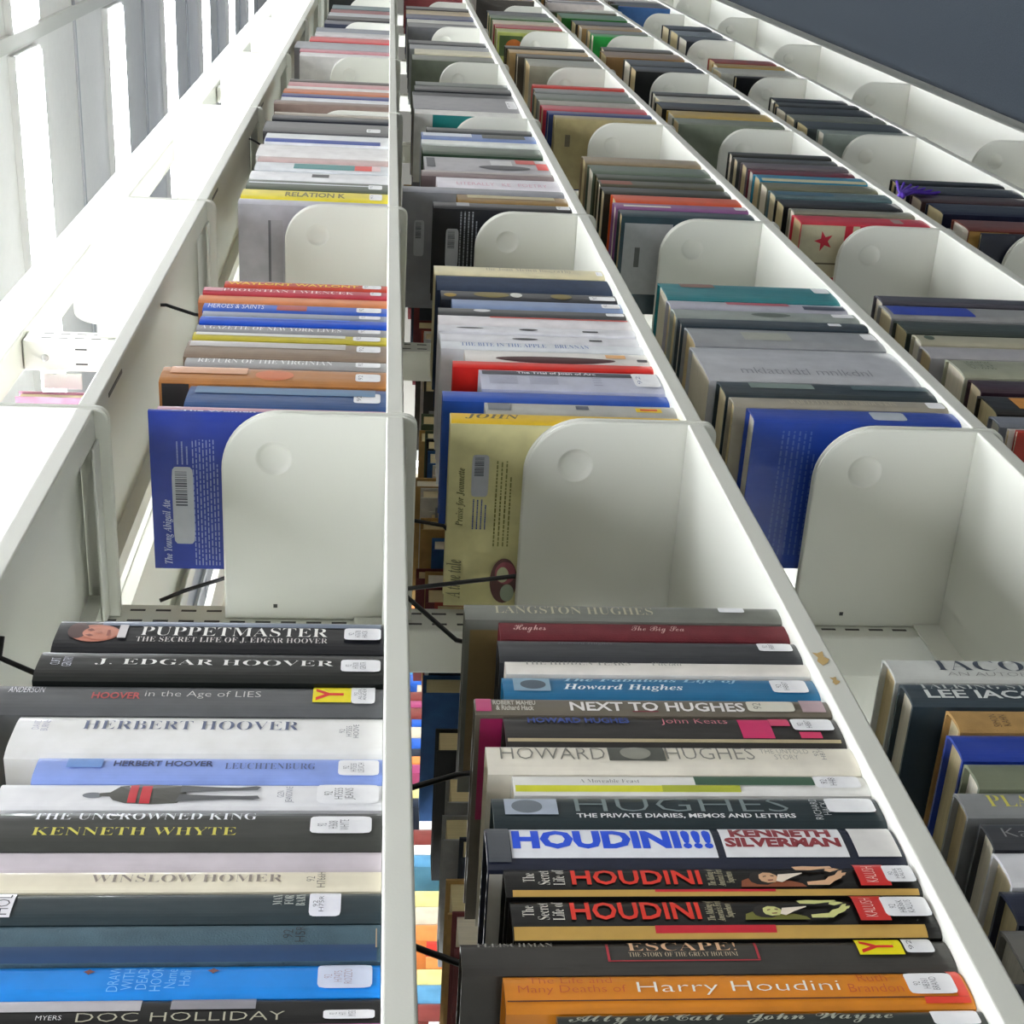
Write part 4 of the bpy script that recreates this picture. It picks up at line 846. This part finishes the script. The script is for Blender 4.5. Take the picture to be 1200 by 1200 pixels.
[5,3,2242.7,2297.0,2.9,200.8,164.4,"3a3e3c","g","charcoal book, fifth past the third bracket, lowest full shelf",[],[]],
[5,3,2337.2,2408.2,6.9,183.6,158.5,"16181a","g","black book, sixth past the third bracket, lowest full shelf",[],[]],
[5,4,2750.0,2782.7,3.9,193.4,143.5,"0e1014","g","black book, first past the fourth bracket, lowest full shelf",[],[]],
[5,4,2835.7,2963.5,4.0,218.4,151.1,"c8c8bc","g","cream book, second past the fourth bracket, lowest full shelf",[],[]],
[5,4,2977.0,3053.8,3.3,199.4,150.6,"b89a50","g","mustard book, third past the fourth bracket, lowest full shelf",[],[]],
[5,4,3077.7,3178.4,3.8,186.4,168.7,"9a3a2c","g","red-brown book, fourth past the fourth bracket, lowest full shelf",[],[]],
[5,5,3685.1,3839.3,7.4,156.2,154.1,"2c3038","g","black book, first past the fifth bracket, lowest full shelf",[],[]],
[5,5,3839.9,3995.3,3.7,157.9,168.8,"7c8486","g","grey book, second past the fifth bracket, lowest full shelf",[],[]],
[5,5,4026.8,4172.6,4.0,156.2,147.5,"1c1e22","g","black book, third past the fifth bracket, lowest full shelf",[],[]],
]

GR = {1: 'books on the uppermost full shelf', 2: 'books on the second full shelf', 3: 'books on the third full shelf', 4: 'books on the fourth full shelf', 5: 'books on the lowest full shelf'}
PAGE_TINTS = ['d9cba6', 'e6ddc8', 'cdb98c', 'e2dccc', 'd2c294']
for i, (s, b, x0, x1, sb, h, d, colour, style, label, decals, cdecals) in enumerate(BOOKS):
    book(((x0 + x1) / 2000, sb / 1000, Z[s] + 0.0003), (x1 - x0) / 1000, h / 1000, d / 1000, colour, style, label, GR[s], decals, cdecals, PAGE_TINTS[i % 5])

PALETTE = [('6a2a2c', 'maroon'), ('26303e', 'navy'), ('c8c4b8', 'cream'), ('1c1e1e', 'black'), ('4a5a44', 'moss green'), ('a8864e', 'tan'), ('8a8c8e', 'grey'), ('2c5a90', 'blue'),
           ('c0b8b4', 'pale grey'), ('a03c2c', 'rust red'), ('e4e2de', 'white'), ('3c3834', 'dark brown')]
# the sixth bay, far down the range
for s in range(1, 6):
    rr = random.Random(40 + s)
    x = 5 * BAY + 0.3
    for n in range(9):
        t = rr.uniform(0.022, 0.045)
        col, nm = rr.choice(PALETTE)
        book((x + t / 2 + 0.01, 0.006, Z[s] + 0.0003), t, rr.uniform(0.2, 0.245), 0.15, col, 'g', '%s book, %s past the sixth bracket, %s shelf' % (nm, NUM[n], LEVEL[s]), GR[s])
        x += t + 0.002

# books on the hidden face of the range: their fore-edges show through the gap above the second full shelf
rr = random.Random(3)
x = -0.86
n = 0
TENS = ['twenty', 'thirty', 'forty', 'fifty', 'sixty', 'seventy', 'eighty']
LONG_NUM = NUM + [w2 for k, q in enumerate(TENS) for w2 in [q + '-' + v for v in NUM[:9]] + [(TENS + ['ninety'])[k + 1][:-1] + 'ieth']]
while x < 2.7:
    t = rr.uniform(0.03, 0.052) if x < 0.86 else rr.uniform(0.045, 0.065)
    if abs(x + t / 2 - round((x + t / 2) / BAY) * BAY) > 0.012 + t / 2:
        col, nm = rr.choice(PALETTE)
        book((x + t / 2, BACKY - 0.006, Z[2] + 0.0003), t, rr.uniform(0.205, 0.236) + (0.014 if x > 0 else 0), rr.uniform(0.15, 0.195), col, 'c', '%s book with its fore-edge out, %s along the hidden second full shelf' % (nm, LONG_NUM[n]), 'books on the hidden face of the range', pages=rr.choice(PAGE_TINTS), turn=True)
        n += 1
        x += t + 0.001
    else:
        x += 0.01

# books across the far aisle, spines glimpsed through the same gap
BRIGHT = [('e4e2de', 'white'), ('c83a2c', 'red'), ('2c62c0', 'bright blue'), ('dcd28a', 'pale yellow'), ('1c1e22', 'black'), ('7c3a34', 'brown-red'), ('dd8a4a', 'orange'), ('8c8c90', 'grey'),
          ('5a94b8', 'sky blue'), ('cfc4ac', 'cream'), ('26303e', 'navy'), ('a84a74', 'pink')]
x = 0.42
n = 0
rr = random.Random(9)
while x < 2.9:
    t = rr.uniform(0.027, 0.05)
    kk = round((x + t / 2) / BAY) * BAY
    if abs(x + t / 2 - kk) > 0.012 + t / 2:
        col, nm = BRIGHT[(n * 5 + rr.randrange(3)) % 12]
        bay_n = int(x / BAY)
        book((x + t / 2, OPPY + 0.008, OPPZ[2] + 0.0003), t, rr.uniform(0.2, 0.25), 0.15, col, 'g', '%s book across the far aisle, %s along its third shelf' % (nm, LONG_NUM[n]), 'books across the far aisle')
        n += 1
        x += t + 0.001
    else:
        x += 0.01
x = 2 * BAY + 0.02
for n in range(8):
    t = rr.uniform(0.03, 0.05)
    col, nm = BRIGHT[(n * 7) % 12]
    book((x + t / 2, OPPY + 0.008, OPPZ[1] + 0.0003), t, rr.uniform(0.2, 0.25), 0.15, col, 'g', '%s book across the far aisle, %s on its middle shelf' % (nm, NUM[n]), 'books across the far aisle')
    x += t + 0.001

# ---------------------------------------------------------------- small things
book((0.832, 0.47, Z[0] + 0.0003), 0.026, 0.268, 0.18, 'b07a94', 'g', 'single pink-purple book alone on the top shelf behind the front lip', 'books on the top shelf', turn=True)

be = thing('bookend', 'white steel bookend plate with round corners on the top shelf', 'bookend', (0.955, 0.125, Z[0] + 0.0005))
pl = []
for cx, cz, a0 in ((0.05, 0.15, math.pi), (0.07, 0.15, math.pi / 2)):
    for k in range(9):
        t = a0 - (math.pi / 2) * k / 8
        pl.append((cx + 0.05 * math.cos(t) if cx == 0.05 else 0.07 + 0.02 * math.cos(t), cz + 0.05 * math.sin(t)))
pl += [(0.09, 0.0), (0.0, 0.0)]
nb = len(pl)
vsb = [(xx, y, z) for xx in (-0.001, 0.001) for y, z in pl]
fsb = [tuple(range(nb)), tuple(reversed(range(nb, 2 * nb)))] + [(i, i + nb, (i + 1) % nb + nb, (i + 1) % nb) for i in range(nb)]
link('plate', new_mesh('plate', vsb, fsb), mat(WHITE, 'w'), be)
link('foot', MB().box(0.001, 0.1, 0.01, 0.08, 0.0, 0.0012).mesh('foot'), mat(WHITE, 'w'), be)

def wire(pts, label):
    o = link('wire_book_support', tube('wire_book_support', pts, 0.0021), mat('161616', 'k'))
    tag(o, label, 'wire book support', 'black wire book supports')
zs = [q - LIP - 0.003 for q in Z]
wire([(0.42, 0.022, zs[0] + 0.003), (0.421, 0.022, zs[0] - 0.004), (0.419, 0.024, zs[0] - 0.012), (0.412, 0.03, Z[1] + 0.232), (0.408, 0.034, Z[1] + 0.19), (0.405, 0.1, Z[1] + 0.18)], 'bent black wire support hanging under the top shelf beside an orange book')
wire([(-0.372, 0.04, zs[0] + 0.003), (-0.382, 0.052, zs[0] + 0.003), (-0.382, 0.065, zs[0] - 0.022), (-0.384, 0.082, Z[1] + 0.222)], 'black wire support reaching the black book from the top shelf')
wire([(0.0, 0.205, Z[1] + 0.222), (0.012, 0.2, Z[1] + 0.2), (0.02, 0.185, Z[1] + 0.15)], 'short black wire support behind the first bracket of the uppermost shelf')
wire([(-0.20, 0.09, zs[1] + 0.003), (-0.205, 0.09, zs[1]), (-0.262, 0.1, Z[2] + 0.232), (-0.275, 0.1, Z[2] + 0.2)], 'black wire support hanging over the tall grey book')
wire([(-0.185, 0.09, zs[1] + 0.003), (-0.18, 0.095, zs[1]), (-0.142, 0.1, Z[2] + 0.174)], 'long black wire support crossing the cream back cover')
wire([(-0.475, 0.1, zs[1] + 0.003), (-0.472, 0.1, zs[1]), (-0.456, 0.1, Z[2] + 0.24), (-0.452, 0.1, Z[2] + 0.22)], 'black wire support hanging above the blue book')
wire([(0.05, 0.13, zs[1] + 0.003), (0.045, 0.13, zs[1]), (0.03, 0.13, Z[2] + 0.232), (0.022, 0.14, Z[2] + 0.22)], 'black wire support hanging behind the royal-blue book')
wire([(-0.63, 0.1, zs[1] + 0.003), (-0.633, 0.1, zs[1]), (-0.65, 0.1, Z[2] + 0.242), (-0.655, 0.1, Z[2] + 0.22)], 'black wire support hanging above the wide dark book')
wire([(1.62, 0.03, zs[0] + 0.003), (1.62, 0.03, zs[0]), (1.60, 0.05, Z[1] + 0.225), (1.6, 0.1, Z[1] + 0.2)], 'black wire support under the top shelf, past the second bracket')

kb = bmesh.new()
bmesh.ops.create_uvsphere(kb, u_segments=12, v_segments=8, radius=0.007)
disc_knot = bpy.data.meshes.new('knot')
kb.to_mesh(disc_knot)
kb.free()
tas = thing('tassel', 'purple ribbon tassel lying on the black books of the lowest full shelf', 'tassel', (1.165, 0.0, 0.655))
for k in range(7):
    e = 0.012 * (k - 3)
    link('strand', tube('strand', [(0, 0, 0), (0.035 + e * 0.2, -0.002, -0.02 + e * 0.3), (0.08 + e, 0.002, -0.05 + e * 0.5), (0.12 + e * 1.2, 0.006, -0.072 + e * 0.7)], 0.0028, 6), mat('5a34b4', 'c'), tas)
link('knot', disc_knot, mat('5a34b4', 'c'), tas)
